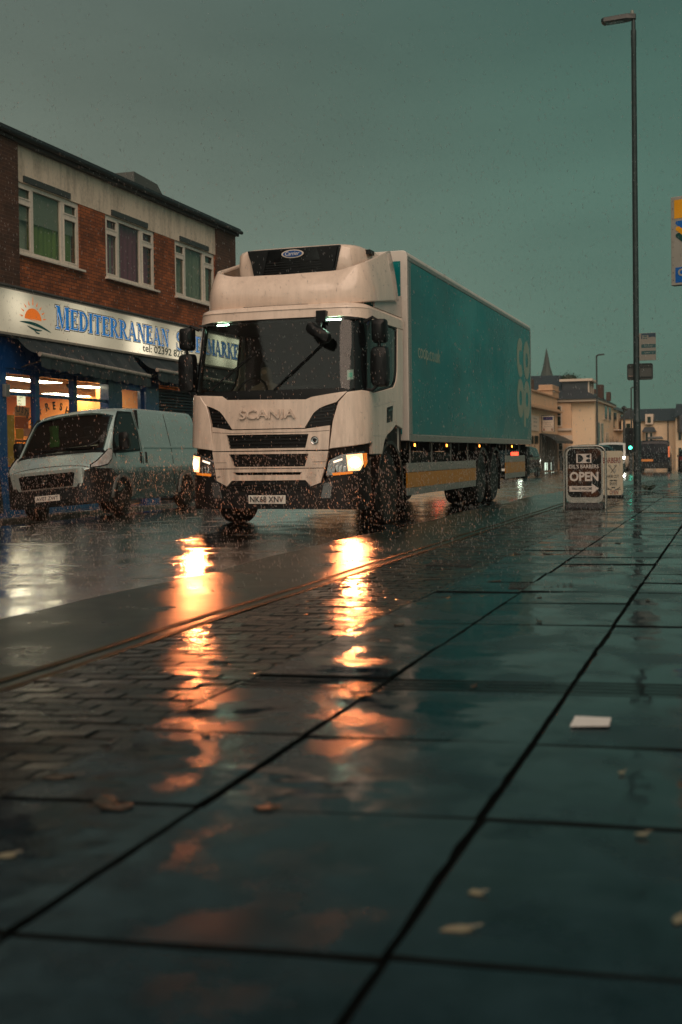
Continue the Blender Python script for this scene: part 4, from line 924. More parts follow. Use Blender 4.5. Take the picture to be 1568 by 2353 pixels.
# ---------------------------------------------------------------- the supermarket
FX = -15.2
def brickmat(name, c1, c2, mortar, rz=R(90), flip=False):
    m = bpy.data.materials.new(name); m.use_nodes = True; nt = m.node_tree; b = nt.nodes['Principled BSDF']
    tc = N(nt, 'ShaderNodeTexCoord'); sp = N(nt, 'ShaderNodeSeparateXYZ'); cb = N(nt, 'ShaderNodeCombineXYZ'); nt.links.new(tc.outputs['Object'], sp.inputs[0])
    nt.links.new(sp.outputs['X' if flip else 'Y'], cb.inputs['X']); nt.links.new(sp.outputs['Z'], cb.inputs['Y'])
    br = N(nt, 'ShaderNodeTexBrick', Scale=1.); br.inputs['Brick Width'].default_value = .235; br.inputs['Row Height'].default_value = .082
    br.inputs['Mortar Size'].default_value = .007; br.inputs['Mortar Smooth'].default_value = .3; br.inputs['Bias'].default_value = 0.
    br.inputs['Color1'].default_value = (*c1,1); br.inputs['Color2'].default_value = (*c2,1); br.inputs['Mortar'].default_value = (*mortar,1); nt.links.new(cb.outputs[0], br.inputs['Vector'])
    nz = N(nt, 'ShaderNodeTexNoise', Scale=1.2, Detail=8., Roughness=.7); nt.links.new(tc.outputs['Object'], nz.inputs['Vector'])
    rp = N(nt, 'ShaderNodeMapRange'); rp.inputs['From Min'].default_value = .3; rp.inputs['From Max'].default_value = .7; rp.inputs['To Min'].default_value = .30; rp.inputs['To Max'].default_value = 1.15; nt.links.new(nz.outputs['Fac'], rp.inputs['Value'])
    sc_ = N(nt, 'ShaderNodeVectorMath', operation='SCALE'); nt.links.new(br.outputs['Color'], sc_.inputs[0]); nt.links.new(rp.outputs[0], sc_.inputs['Scale']); nt.links.new(sc_.outputs[0], b.inputs['Base Color'])
    bp = N(nt, 'ShaderNodeBump', Strength=.7, Distance=.01, invert=True); nt.links.new(br.outputs['Fac'], bp.inputs['Height']); nt.links.new(bp.outputs[0], b.inputs['Normal']); b.inputs['Roughness'].default_value = .7
    return m
m_brick_r = brickmat('red_brick', (.50,.135,.042), (.25,.070,.028), (.035,.025,.020))
m_brick_d = brickmat('dark_brick', (.11,.045,.026), (.07,.030,.022), (.16,.09,.06))
m_brick_s = brickmat('side_brick', (.11,.045,.026), (.07,.030,.022), (.10,.06,.045), flip=True)
def streaky(name, c, d):
    m = bpy.data.materials.new(name); m.use_nodes = True; nt = m.node_tree; b = nt.nodes['Principled BSDF']
    tc = N(nt,'ShaderNodeTexCoord'); mp = N(nt,'ShaderNodeMapping'); mp.inputs['Scale'].default_value = (1,2.2,.45); nt.links.new(tc.outputs['Object'], mp.inputs[0])
    n1 = N(nt,'ShaderNodeTexNoise',Scale=1.6,Detail=9.,Roughness=.68); nt.links.new(mp.outputs[0], n1.inputs['Vector'])
    n2 = N(nt,'ShaderNodeTexNoise',Scale=14.,Detail=5.); nt.links.new(tc.outputs['Object'], n2.inputs['Vector'])
    ad = N(nt,'ShaderNodeMath',operation='MULTIPLY_ADD'); ad.inputs[1].default_value = .25; nt.links.new(n2.outputs['Fac'], ad.inputs[0]); nt.links.new(n1.outputs['Fac'], ad.inputs[2])
    rp = N(nt,'ShaderNodeValToRGB'); rp.color_ramp.elements[0].position = .44; rp.color_ramp.elements[0].color = (*d,1); rp.color_ramp.elements[1].position = .68; rp.color_ramp.elements[1].color = (*c,1)
    nt.links.new(ad.outputs[0], rp.inputs[0]); nt.links.new(rp.outputs[0], b.inputs['Base Color']); b.inputs['Roughness'].default_value = .75
    return m
m_render = streaky('stained_render', (.74,.62,.50), (.42,.35,.28))
m_upvc = M('window_white', (.70,.62,.54), .3, var=.06)
m_blue = M('shop_blue', (.007,.062,.22), .25, var=.25, vs=3, coat=.3)
m_dgrey = M('roof_felt', (.020,.022,.024), .5, var=.4, vs=3)
m_wglass = GLASS('window_glass', (.80,.84,.80), .03, .04)
shop = empty('supermarket_building', (FX,22,0), 'two storey red brick shop building with three white windows above the supermarket', 'building')
shop.location = (0,0,0)
WIN = [(22.73,25.43),(26.69,29.38),(30.62,33.35)]
yl, yr = 21.0, 34.85
def wallbox(name, y0, y1, z0, z1, mat, x0=FX-.3, x1=FX): return B().box(x0,x1,y0,y1,z0,z1).build(name, mat, shop)
b = B(); ycur = 22.7
b.box(FX-.3,FX,22.7,33.4,4.60,5.585)
for (a, c) in zip([25.43,29.38],[26.69,30.62]): b.box(FX-.3,FX,a,c,5.585,7.205)
b.box(FX-.3,FX,33.35,33.4,5.585,7.205); b.box(FX-.3,FX,22.7,22.73,5.585,7.205)
b.build('brick_wall', m_brick_r, shop)
B().box(FX-.3,FX+.10,yl,22.7,4.60,8.02).build('brick_pier', m_brick_d, shop); B().box(FX-.3,FX+.06,33.4,yr,4.60,8.02).build('brick_pier', m_brick_d, shop)
b = B(); b.box(FX-9,FX-.31,yr-.3,yr,-.3,8.02); b.box(FX-9,FX-.31,yl,yl+.3,-.3,8.02); b.box(FX-9.2,FX-9,yl,yr,-.3,8.02); b.build('side_wall', m_brick_s, shop)
wallbox('render_band', 22.7, 33.4, 7.205, 8.02, m_render, x1=FX+.012)
for i, (a, c) in enumerate(WIN): B().box(FX+.013,FX+.05,a+.28,c-.45 if i < 2 else c-.5,7.225,7.365).build('lintel', M('lead_flashing',(.05,.055,.055),.5,var=.3), shop)
b = B(); b.box(FX-9.3,FX+.22,yl-.2,yr+.10,8.16,8.26); b.build('roof', m_dgrey, shop, bevel=.02)
B().box(FX-9.2,FX+.16,yl-.2,yr+.08,8.021,8.159).build('soffit', M('soffit_board',(.05,.05,.048),.7,var=.4,vs=2), shop)
B().tube([(FX+.24,yl-.2,8.14),(FX+.24,yr+.10,8.14)], .06, 10).build('gutter', M('gutter_black',(.012,.013,.014),.4,var=.3), shop)
# roof vent box at the eaves
b = B(); b.loft([[(-15.9,28.2,8.262),(-15.15,28.2,8.262),(-15.15,29.9,8.262),(-15.9,29.9,8.262)],[(-15.9,28.35,8.66),(-15.25,28.35,8.66),(-15.25,29.7,8.60),(-15.9,29.7,8.60)]]); b.build('roof_vent', M('vent_felt',(.06,.07,.065),.6,var=.3), shop)
# windows: frame > pane; each with a curtain behind
m_room = M('room_dark', (.03,.032,.03), .9); m_net = M('net_grey', (.68,.72,.64), .9, var=.3, vs=1.2)
CUR = [('curtain_green',(.26,.36,.10),(.10,.15,.10),.55),('curtain_pink',(.19,.15,.17),(.38,.085,.18),1.0),('net_curtain',(.36,.38,.31),(.16,.18,.15),1.0)]
for i, (a, c) in enumerate(WIN):
    z0, z1 = 5.60, 7.20; X = FX-.06
    b = B(); t = .085
    b.box(X-.05,X+.03,a,c,z1-t,z1); b.box(X-.05,X+.03,a,c,z0,z0+t); b.box(X-.05,X+.03,a,a+t,z0+t,z1-t); b.box(X-.05,X+.03,c-t,c,z0+t,z1-t)
    m1, m2 = a+.70, c-.74; tz = 6.80
    b.box(X-.05,X+.025,m1-.06,m1+.05,z0+t,z1-t); b.box(X-.05,X+.025,m2-.05,m2+.07,z0+t,z1-t)
    for (p, q) in ((a+t,m1-.06),(m2+.07,c-t)):
        b.box(X-.05,X+.024,p,q,tz-.045,tz+.045)
        for (u, v) in ((z0+t,tz-.045),(tz+.045,z1-t)):      # opening sashes stand a little proud
            b.box(X+.002,X+.036,p,p+.035,u,v); b.box(X+.002,X+.036,q-.035,q,u,v); b.box(X+.002,X+.036,p+.035,q-.035,v-.035,v); b.box(X+.002,X+.036,p+.035,q-.035,u,u+.035)
    w = b.build('window', m_upvc, shop, bevel=.004)
    B().box(X-.03,X-.02,a+t,c-t,z0+t,z1-t).build('pane', m_wglass, w)
    B().box(FX-.08,FX+.10,a-.05,c+.12,z0-.06,z0-.004).build('sill', m_upvc, w, bevel=.008)
    nm, c1, c2, hh = CUR[i]
    b = B(); n = 60; rows = []
    zz0, zz1 = z0, z0+(z1-z0)*hh
    lo_, hi_ = (a+.7,c-.15) if i == 0 else (a+.1,c-.1)
    for k in range(n+1):
        y = lo_+(hi_-lo_)*k/n; x = X-.125+.025*math.sin(k*1.05)+.012*math.sin(k*.37)
        rows.append([(x,y,zz0),(x+.01,y,zz1)])
    b.loft(rows, closed=False, caps=False)
    mc = M(nm, c1 if i != 1 else c2, .85, var=.25, vs=2)
    cu = b.build('curtain', mc, w, smooth=True, ang=80)
    if i == 1:
        b = B(); rows = []
        for k in range(31): y = a+.1+.95*k/30; x = X-.11+.02*math.sin(k*1.05); rows.append([(x,y,z0),(x,y,z1)])
        b.loft(rows, closed=False, caps=False); b.build('curtain', M('curtain_mauve',(.36,.31,.34),.85,var=.2,vs=2), w, smooth=True, ang=80)
    if i == 0: B().box(X-.080,X-.075,a+.1,c-.1,z0+.80,z1).build('sky_reflection', M('reflection_grey',(.40,.42,.37),.8,var=.1,vs=1.5), w)  # grey sheet standing in for sky reflected in the upper half of the glass
    B().box(X-.19,X-.18,a+.01,c-.01,z0+.01,z1-.01).build('net_lining', m_net, w)
# floor slab between storeys, interior
m_peach = M('shop_wall', (.80,.30,.07), .7, var=.06, vs=1.5)
m_ceil = M('shop_ceiling', (.58,.25,.09), .7, var=.10, vs=2)
CZ = 2.95
b = B(); b.box(-22.5,-15.45,21.35,34.5,CZ,CZ+.12); b.build('shop_ceiling', m_ceil, shop)
B().box(-22.5,-15.35,21.35,34.5,-.2,-.12).build('shop_floor', M('shop_floor',(.25,.20,.15),.35), shop)
b = B(); b.box(-22.6,-22.5,21.35,34.5,-.12,CZ); b.box(-22.5,-15.4,34.38,34.5,-.12,CZ); b.box(-22.5,-15.4,21.31,21.36,-.12,CZ); b.box(-22.5,-18.5,32.9,33.0,-.12,CZ); b.build('shop_inner_wall', m_peach, shop)
b = B()
for k in range(1,10): b.box(-22.5,-15.5,21.4+k*1.3-.006,21.4+k*1.3+.006,CZ-.004,CZ-.001)
for k in range(1,6): b.box(-15.5-k*1.2-.006,-15.5-k*1.2+.006,21.4,34.3,CZ-.0075,CZ-.0045)
b.build('ceiling_grid', M('grid_brown',(.35,.22,.12),.6), shop)
m_panel = EM('light_panel', (1,.92,.66), 15.)
proto = None
for k, (x, y, lb) in enumerate([(-16.62,24.65,'nearest long light panel over the left shop window'),(-16.72,26.0,'light panel behind the first window mullion of the shop'),(-16.85,28.6,'light panel over the right end of the shop window'),(-19.5,29.1,'far light panel seen left of the first mullion'),(-19.5,31.3,'far light panel seen in the middle shop window'),(-19.6,32.75,'far light panel seen across the second mullion'),(-20.6,30.6,'dimmest far light panel low behind the first mullion')]):
    if proto is None:
        proto = empty('ceiling_light', (x,y,CZ-.01), lb, 'ceiling light', 'ceiling lights inside the supermarket')
        B().box(-.27,.27,-.60,.60,-.012,.005).build('housing', M('lamp_housing',(.6,.6,.55),.4), proto)
        B().box(-.245,.245,-.58,.58,-.018,-.0125).build('diffuser', m_panel, proto)
    else:
        o = copy_tree(proto); o.location = (x,y,CZ-.01); o['label'] = lb
b = B(); b.lathe([(0,-.12),(.05,-.115),(.085,-.08),(.10,-.03),(.11,-.03),(.11,0),(0,0)], (-16.75,27.4,CZ), 'z', 20); tag(b.build('dome_camera', m_blkg, None, smooth=True), 'small black dome camera on the shop ceiling', 'security camera')
# shelves of goods inside, low behind the van
b = B()
for z in (.1,.5,.9,1.3): b.box(-21.8,-21.3,23,32,z,z+.04)
sh = b.build('shop_shelf', M('shelf_metal',(.35,.30,.25),.5), None)
tag(sh, 'long goods shelf along the back wall inside the supermarket', 'shelf')
# shopfront
b = B()
for y in (23.44,25.08): b.box(FX-.12,FX+.02,y-.085,y+.085,.80,2.86)
b.box(FX-.12,FX+.02,22.17,26.62,2.86,2.98); b.box(FX-.12,FX+.02,22.17,26.62,.70,.80)
for (p,q) in ((22.17,23.355),(23.525,24.995),(25.165,26.62)): b.box(FX-.10,FX+.005,p,q,2.385,2.455)
sf = b.build('shop_window', m_blue, shop, bevel=.006)
B().box(FX-.06,FX-.05,22.17,26.62,.80,2.86).build('pane', GLASS('shop_glass',(.93,.93,.92),.02,.02), sf)
b = B(); b.box(FX-.25,FX+.04,22.17,26.62,-.3,.70); b.build('stall_riser', m_blue, shop)
b = B(); b.box(FX-.2,FX+.06,21.62,22.17,-.3,2.98); b.box(FX-.2,FX+.06,26.62,27.32,-.3,2.98); b.box(FX-.2,FX+.06,28.62,29.38,-.3,2.98); b.box(FX-.2,FX+.05,21.0,34.85,2.98,3.70); b.build('pilaster', m_blue, shop, bevel=.006)
d = B(); d.box(FX-.12,FX-.04,27.32,27.42,-.1,2.84); d.box(FX-.12,FX-.04,28.50,28.62,-.1,2.84); d.box(FX-.12,FX-.04,27.42,28.50,2.76,2.98); d.box(FX-.12,FX-.04,27.42,28.50,-.1,.1); dd = d.build('door', m_blue, shop, bevel=.005)
B().box(FX-.09,FX-.08,27.42,28.50,.1,2.76).build('pane', MATS['shop_glass'], dd)
b = B(); n = 36
for k in range(n): z = -.2+3.1*k/n; b.prism([(FX-.10,z),(FX-.055,z+.02),(FX-.055,z+.065),(FX-.10,z+.086)], 'y', 29.38, 34.7)
b.build('roller_shutter', M('shutter_blue',(.012,.03,.055),.35,.3,var=.3), shop)
B().box(FX-9,FX-.31,yl,yr,3.3,4.55).build('floor_slab', m_room, shop)
b = B(); b.box(-16.9,FX-.21,29.0,29.06,-.12,CZ); b.build('door_lobby_wall', m_peach, shop)
# alarm box on the left pilaster
b = B(); b.box(FX+.061,FX+.16,22.0,22.17,2.33,2.61); tag(b.build('alarm_box', M('alarm_grey',(.16,.17,.16),.4,var=.2), None, bevel=.015), 'grey alarm box on the blue pilaster beside the shop window', 'alarm box')
# fascia sign
sg = empty('shop_sign', (FX,28,3.7), 'long cream illuminated fascia sign reading MEDITERRANEAN SUPERMARKET with a rising sun', 'sign'); sg.location = (0,0,0)
def signmat():
    m = bpy.data.materials.new('sign_acrylic'); m.use_nodes = True; nt = m.node_tree; b = nt.nodes['Principled BSDF']
    b.inputs['Base Color'].default_value = (.50,.45,.37,1); b.inputs['Roughness'].default_value = .35
    # bright pools of lamplight put into the emission of the sign face
    tc = N(nt,'ShaderNodeTexCoord'); sp = N(nt,'ShaderNodeSeparateXYZ'); nt.links.new(tc.outputs['Object'], sp.inputs[0])
    acc = None
    for y, z, r, s in [(22.3,4.36,.75,.24),(25.0,4.55,1.6,.16),(27.8,4.1,1.1,.22),(30.2,3.9,1.2,.26),(33.0,4.3,1.0,.75),(34.3,4.3,1.0,.7),(28.0,3.75,1.3,.35)]:
        cb = N(nt,'ShaderNodeCombineXYZ'); nt.links.new(sp.outputs['Y'], cb.inputs[0]); nt.links.new(sp.outputs['Z'], cb.inputs[1])
        ds = N(nt,'ShaderNodeVectorMath',operation='DISTANCE'); ds.inputs[1].default_value = (y,z,0); nt.links.new(cb.outputs[0], ds.inputs[0])
        mr = N(nt,'ShaderNodeMapRange',interpolation_type='SMOOTHSTEP'); mr.inputs['From Min'].default_value = 0; mr.inputs['From Max'].default_value = r; mr.inputs['To Min'].default_value = s; mr.inputs['To Max'].default_value = 0
        nt.links.new(ds.outputs['Value'], mr.inputs['Value'])
        if acc is None: acc = mr.outputs[0]
        else:
            a = N(nt,'ShaderNodeMath',operation='ADD'); nt.links.new(acc, a.inputs[0]); nt.links.new(mr.outputs[0], a.inputs[1]); acc = a.outputs[0]
    a = N(nt,'ShaderNodeMath',operation='ADD'); a.inputs[1].default_value = .125; nt.links.new(acc, a.inputs[0])
    b.inputs['Emission Color'].default_value = (1,.86,.60,1); nt.links.new(a.outputs[0], b.inputs['Emission Strength'])
    return m
m_sign = signmat()
B().box(FX+.06,FX+.30,21.3,34.95,3.72,4.66).build('light_box', m_sign, sg)
m_trim = M('sign_trim', (.30,.26,.22), .4, var=.3)
b = B(); b.box(FX+.055,FX+.33,21.3,34.97,3.66,3.72); b.build('lower_trim', m_trim, sg, bevel=.008)
b = B(); n = 60
tops = [(21.2+13.9*k/n) for k in range(n+1)]
rg = random.Random(5); rings = []
for y in tops:
    h = .09+.03*rg.random(); rings.append([(FX+.02,y,4.662),(FX+.42,y,4.662),(FX+.44,y,4.70),(FX+.40,y,4.70+h*.4),(FX+.02,y,4.70+h)])
b.loft(rings); b.build('weathered_cap', M('cap_lead',(.06,.058,.055),.5,var=.6,vs=5,bump=.4,bs=12), sg, smooth=True, ang=30)
m_lblue = M('letter_blue', (.008,.18,.50), .3, var=.25, vs=3, emit=(.01,.20,.60), es=.22)
m_lnavy = M('letter_navy', (.004,.012,.030), .3, var=0)
m_lgap = M('letter_white', (.60,.54,.44), .4, var=0, emit=(1,.87,.6), es=.35)
# block serif letters, drawn as strokes in a unit-high box: (polygon list, advance)
def rect(x0,y0,x1,y1): return [(x0,y0),(x1,y0),(x1,y1),(x0,y1)]
def arc(cx,cy,rx,ry,a0,a1,w,n=9):
    out = []
    for k in range(n):
        t0, t1 = R(a0+(a1-a0)*k/n), R(a0+(a1-a0)*(k+1)/n)
        f = lambda t,d: (cx+(rx-d)*math.cos(t), cy+(ry-d*.55)*math.sin(t))
        out.append([f(t0,w),f(t0,0),f(t1,0),f(t1,w)])
    return out
S_, T_, h_ = .21, .10, .075
def glyph(c):
    st = lambda x: [rect(x,0,x+S_,1)]; sf = lambda x0,x1,top: [rect(x0,1-h_,x1,1)] if top else [rect(x0,0,x1,h_)]
    if c == 'M': return st(.70)+[rect(.10,0,.17,1),[(.08,1),(.28,1),(.50,.12),(.42,0)],[(.42,0),(.50,.12),(.72,1),(.66,1)]]+sf(0,.28,1)+sf(0,.27,0)+sf(.64,.95,1)+sf(.62,.95,0), 1.0
    if c == 'E': return st(.08)+[rect(.2,1-T_,.62,1),rect(.2,0,.64,T_),rect(.2,.47,.50,.54),rect(.56,.72,.62,1),rect(.58,0,.64,.28),rect(.45,.36,.50,.65)]+sf(0,.3,1)+sf(0,.3,0), .72
    if c == 'D': return st(.08)+arc(.26,.5,.50,.5,-90,90,.17,10)+sf(0,.3,1)+sf(0,.3,0), .82
    if c == 'I': return st(.08)+sf(0,.33,1)+sf(0,.33,0), .40
    if c == 'T': return st(.27)+[rect(.02,1-T_,.69,1),rect(.02,.70,.08,1),rect(.63,.70,.69,1)]+sf(.19,.52,0), .76
    if c == 'R': return st(.08)+arc(.26,.74,.38,.26,-90,90,.16,8)+[[(.30,.50),(.46,.50),(.80,0),(.60,0)]]+sf(0,.3,1)+sf(0,.33,0)+sf(.58,.84,0), .86
    if c == 'A': return [[(.34,1),(.46,1),(.80,0),(.60,0)],[(.34,1),(.40,.92),(.14,0),(.07,0)],rect(.20,.30,.64,.37)]+sf(0,.24,0)+sf(.54,.88,0), .90
    if c == 'N': return [rect(.12,0,.19,1),rect(.66,0,.73,1),[(.10,1),(.30,1),(.73,0),(.62,0)]]+sf(0,.28,1)+sf(0,.30,0)+sf(.56,.84,1), .88
    if c == 'S': return arc(.32,.75,.28,.25,40,270,.15,10)+arc(.32,.26,.30,.26,-140,90,.15,10)+[rect(.53,.66,.58,.98),rect(.03,.04,.08,.36)], .68
    if c == 'U': return [rect(.10,.26,.27,1),rect(.62,.26,.69,1)]+arc(.395,.27,.295,.27,180,360,.12,9)+sf(0,.36,1)+sf(.52,.80,1), .84
    if c == 'P': return st(.08)+arc(.26,.72,.40,.28,-90,90,.16,9)+sf(0,.3,1)+sf(0,.34,0), .74
    if c == 'K': return st(.08)+[[(.25,.42),(.32,.48),(.72,1),(.62,1)],[(.32,.56),(.42,.66),(.82,0),(.62,0)]]+sf(0,.3,1)+sf(0,.32,0)+sf(.54,.84,1)+sf(.56,.88,0), .88
def inflate(poly, d):
    cx = sum(p[0] for p in poly)/len(poly); cy = sum(p[1] for p in poly)/len(poly); out = []; n = len(poly)
    area = sum(poly[i][0]*poly[(i+1)%n][1]-poly[(i+1)%n][0]*poly[i][1] for i in range(n)); sgn = 1 if area > 0 else -1
    for i in range(n):
        a, p, c = poly[i-1], poly[i], poly[(i+1)%n]
        e1 = Vector((p[0]-a[0],p[1]-a[1])); e2 = Vector((c[0]-p[0],c[1]-p[1]))
        if e1.length < 1e-6 or e2.length < 1e-6: out.append(p); continue
        n1 = Vector((e1.y,-e1.x)).normalized()*sgn; n2 = Vector((e2.y,-e2.x)).normalized()*sgn
        m = n1+n2
        m = n1 if m.length < .4 else m.normalized()*min(1.8, 1/max(.4,m.normalized().dot(n1)))
        out.append((p[0]+m.x*d, p[1]+m.y*d))
    return out
def word(s, y0, y1, z0, z1, hs=None):
    adv = [glyph(c)[1]*(1.12 if i == 0 else 1) for i, c in enumerate(s)]; k = (y1-y0)/sum(adv); H = z1-z0
    lay = [(.080,m_lnavy,FX+.302,'outline'),(.022,m_lgap,FX+.306,'inline'),(.0,m_lblue,FX+.310,'letter')]
    for d, mat, X, nm in lay:
        b = B(); y = y0; i = 0; e = 0
        for c, a in zip(s, adv):
            f = 1.12 if i == 0 else 1.
            for pl in glyph(c)[0]:
                P = [(y+px*k*f+.0, z0+pz*H*f-(f-1)*H*.6) for px,pz in pl]
                if d: P = inflate(P, d*H*.75)
                b.add([(X+(e%7)*.0003,py,pz) for py,pz in P], [tuple(range(len(P)))]); e += 1
            y += a*k; i += 1
        o = b.build(nm, mat, sg)
    return
word('MEDITERRANEAN', 23.80, 29.58, 4.02, 4.50)
word('SUPERMARKET', 30.02, 34.80, 4.02, 4.48)
text('tel: 02392 82556', (FX+.302,28.02,3.79), FACE_E, M('tel_ink',(.012,.03,.02),.4,var=0), sg, width=2.86, height=.20, bold=.012, depth=.003)
# the rising sun over two waves
m_sun = M('sun_orange', (.62,.11,.012), .35, var=.1, emit=(1,.22,.02), es=.25); m_sea = M('sea_teal', (.008,.10,.10), .35, var=.2)
b = B(); cy_, cz_ = 22.88, 4.09
pts = [(cy_+.335*math.cos(t), cz_+.25*math.sin(t)) for t in [math.pi*k/20 for k in range(21)]]; pts += [(cy_+.2,cz_-.02),(cy_-.15,cz_+.015)]
b.add([(FX+.304,y,z) for y,z in pts], [tuple(range(len(pts)))])
for k in range(9):
    t = R(8+20.5*k); r0, r1 = .40, .55+.12*(k in (4,)) ; w = .022
    c, s_ = math.cos(t), math.sin(t); q = [(r0,-.3),(r0+.03,-1),(r1,0),(r0+.03,1),(r0,.3)]
    b.add([(FX+.304, cy_+(r*c-w*e*s_)*1., cz_+(r*s_+w*e*c)*.80) for r,e in q], [(0,1,2,3,4)])
b.build('sun_emblem', m_sun, sg)
b = B()
for (ya, za, yb, zb_, am, th) in ((22.33,4.00,23.62,3.86,.06,.07),(22.62,3.94,23.25,3.88,-.035,.05),(22.9,3.86,23.15,3.80,-.02,.035)):
    n = 16; up, dn = [], []
    for k in range(n+1):
        t = k/n; y = ya+(yb-ya)*t; z = za+(zb_-za)*t+am*math.sin(t*math.pi); hw = th*math.sin(math.pi*min(1,max(0,t)))**.7
        up.append((FX+.306,y,z+hw*.5)); dn.append((FX+.306,y,z-hw*.5))
    b.add(up+dn, [(k,k+1,n+2+k,n+1+k) for k in range(n)])
b.build('sea_emblem', m_sea, sg)
# awnings
m_cloth = M('awning_cloth', (.022,.030,.034), .55, var=.3, vs=5); m_roll = M('awning_bar', (.42,.35,.30), .3, .3, var=.2)
def awning(ya, yb, za, zb_, label):
    r = empty('shop_awning', (FX,ya,3.6), label, 'awning', 'half rolled awnings under the shop sign'); r.location = (0,0,0)
    xo = FX+.80; n = 40; rows = []
    for k in range(n+1):
        t = k/n; y = ya+(yb-ya)*t; yo = ya+.20+(yb-ya-.2)*t; z = za+(zb_-za)*t; row = []
        for j in range(9):
            q = j/8; row.append((FX+.28+(xo-FX-.28)*q, y+(yo-y)*q, 3.66+(z-3.66)*q-.10*math.sin(math.pi*q)*(.6+.4*math.sin(k*.9))-.03*math.sin(k*1.9+q*3)*math.sin(math.pi*q)))
        rows.append(row)
    b = B(); b.loft(rows, closed=False, caps=False); b.build('cover', m_cloth, r, smooth=True, ang=80)
    B().tube([(xo,ya+.15,za),(xo,yb,zb_)], .050, 12).build('front_bar', m_roll, r, smooth=True, ang=60)
    B().tube([(FX+.22,ya-.05,3.66),(FX+.22,yb,3.64)], .045, 10).build('roller', m_roll, r, smooth=True, ang=60)
    b = B(); n = 150; rows = []
    for k in range(n+1):
        t = k/n; y = ya+.18+(yb-ya-.18)*t; z = za+(zb_-za)*t; x = xo+.012*math.sin(k*.8)+.02*math.sin(k*.31)
        rows.append([(xo+.0,y,z-.04),(x+.01,y,z-.14),(x+.02,y,z-.27-.035*abs(math.sin(k*.21)))])
    b.loft(rows, closed=False, caps=False); b.build('valance', m_cloth, r, smooth=True, ang=80)
    for ye, ze_ in ((ya+.5,za),(yb-.5,zb_)): B().tube([(FX+.1,ye,3.02),(FX+.5,ye+.1,3.15),(xo,ye,ze_)], .018, 6).build('folding_arm', m_dgrey, r)
awning(22.20,27.45,3.26,3.08,'dark awning half open over the lit shop window on the left')
awning(27.72,34.6,3.27,3.15,'dark awning half open over the doorway and blue roller shutter')
# notices stuck inside the window
def card(name, y0, y1, z0, z1, col, label, cat='poster', x=FX-.045, emit=None):
    b = B(); b.box(x-.004,x,y0,y1,z0,z1); o = b.build(name, M('card_'+label[:14].replace(' ','_'), col, .6, var=.35, vs=9, emit=emit, es=.45 if emit else 0), None); tag(o, label, cat); return o
o = card('price_notice',22.72,23.05,2.17,2.42,(.75,.72,.45),'cream notice listing meat and spices hung at the top of the window',emit=(1,.95,.6))
m_gt = M('green_ink',(.15,.22,.05),.5,var=0)
for s_, y, z in (('MEAT',22.82,2.34),('WITH',22.74,2.26),('SPICES',22.76,2.19)): text(s_, (FX-.044,y,z), FACE_E, m_gt, o, height=.035, depth=.001)
o = card('window_poster',22.62,23.20,1.93,2.14,(.42,.20,.09),'brown poster high in the left shop window'); text('here', (FX-.044,22.78,1.96), FACE_E, m_ink, o, height=.05, depth=.001)
card('window_poster',22.62,23.15,1.66,1.92,(.36,.09,.03),'dark red poster in the left shop window'); card('window_poster',22.95,23.30,1.48,1.66,(.46,.20,.12),'pinkish poster beside the first window mullion')
card('window_poster',22.65,22.95,1.42,1.65,(.50,.24,.02),'yellow poster low in the left shop window')
o = card('window_poster',22.62,23.12,1.05,1.40,(.16,.06,.02),'brown poster lettered SPICE in the left shop window'); text('SPICE', (FX-.044,22.66,1.20), FACE_E, M('spice_orange',(.75,.18,.02),.5,emit=(1,.25,.02),es=.3), o, width=.46, height=.15, bold=.02, depth=.001)
card('window_poster',22.62,23.0,.82,1.03,(.30,.08,.03),'reddish poster lowest in the left shop window')
card('window_banner',22.28,22.60,.82,1.95,(.40,.26,.04),'tall mustard yellow banner at the left end of the shop window','banner')
def arcword(s, pts, mat, label, hh=.15):
    r = empty('window_lettering', (0,0,0), label, 'lettering')
    for c, (y, z, a) in zip(s, pts):
        o = text(c, (FX-.046,y,z), FACE_E, mat, r, name='letter', height=hh, bold=.035, depth=.002); o.rotation_euler = (R(90),R(-a),R(90)); 
m_wl = M('window_letter', (.06,.03,.015), .4, var=0)
arcword('LISTS', [(22.68,2.03,-4),(22.78,2.03,-10),(22.86,2.02,-18),(22.95,1.99,-28),(23.04,1.93,-38)], m_wl, 'dark arched lettering ending LISTS on the left shop window')
arcword('IN', [(23.14,1.86,-60),(23.20,1.76,-65)], m_wl, 'dark slanted word IN by the first window mullion')
arcword('FRESH', [(23.66,1.98,40),(23.90,2.07,22),(24.18,2.12,6),(24.46,2.12,-10),(24.70,2.06,-26)], m_wl, 'dark arched word FRESH on the middle shop window', .19)
# neighbouring taller building up the street to the left, outside the frame but mirrored in the lorry windscreen
nb = empty('brick_terrace', (0,0,0), 'tall dark brick terrace mirrored in the lorry windscreen', 'building')
b = B(); b.box(-24,FX-.05,-11,20.9,-.3,12.); b.prism([(-24,12.),(FX-.05,12.),(-19.6,15.5)], 'y', -11, 20.9); b.build('wall', m_brick_d, nb)
b = B()
for y in (-8,-3,2,7,12,17): b.box(-20.5,-19,y,y+1.2,14.5,16.6)
b.build('chimney', m_brick_d, nb)
for k in range(8):
    for z in (1.0,5.2,8.8):
        w_ = B(); y = -9.5+k*3.8; w_.box(FX-.049,FX-.02,y,y+1.6,z,z+2.0); o = w_.build('window', m_upvc, nb); B().box(FX-.019,FX-.01,y+.1,y+1.5,z+.1,z+1.9).build('pane', m_vglass, o)

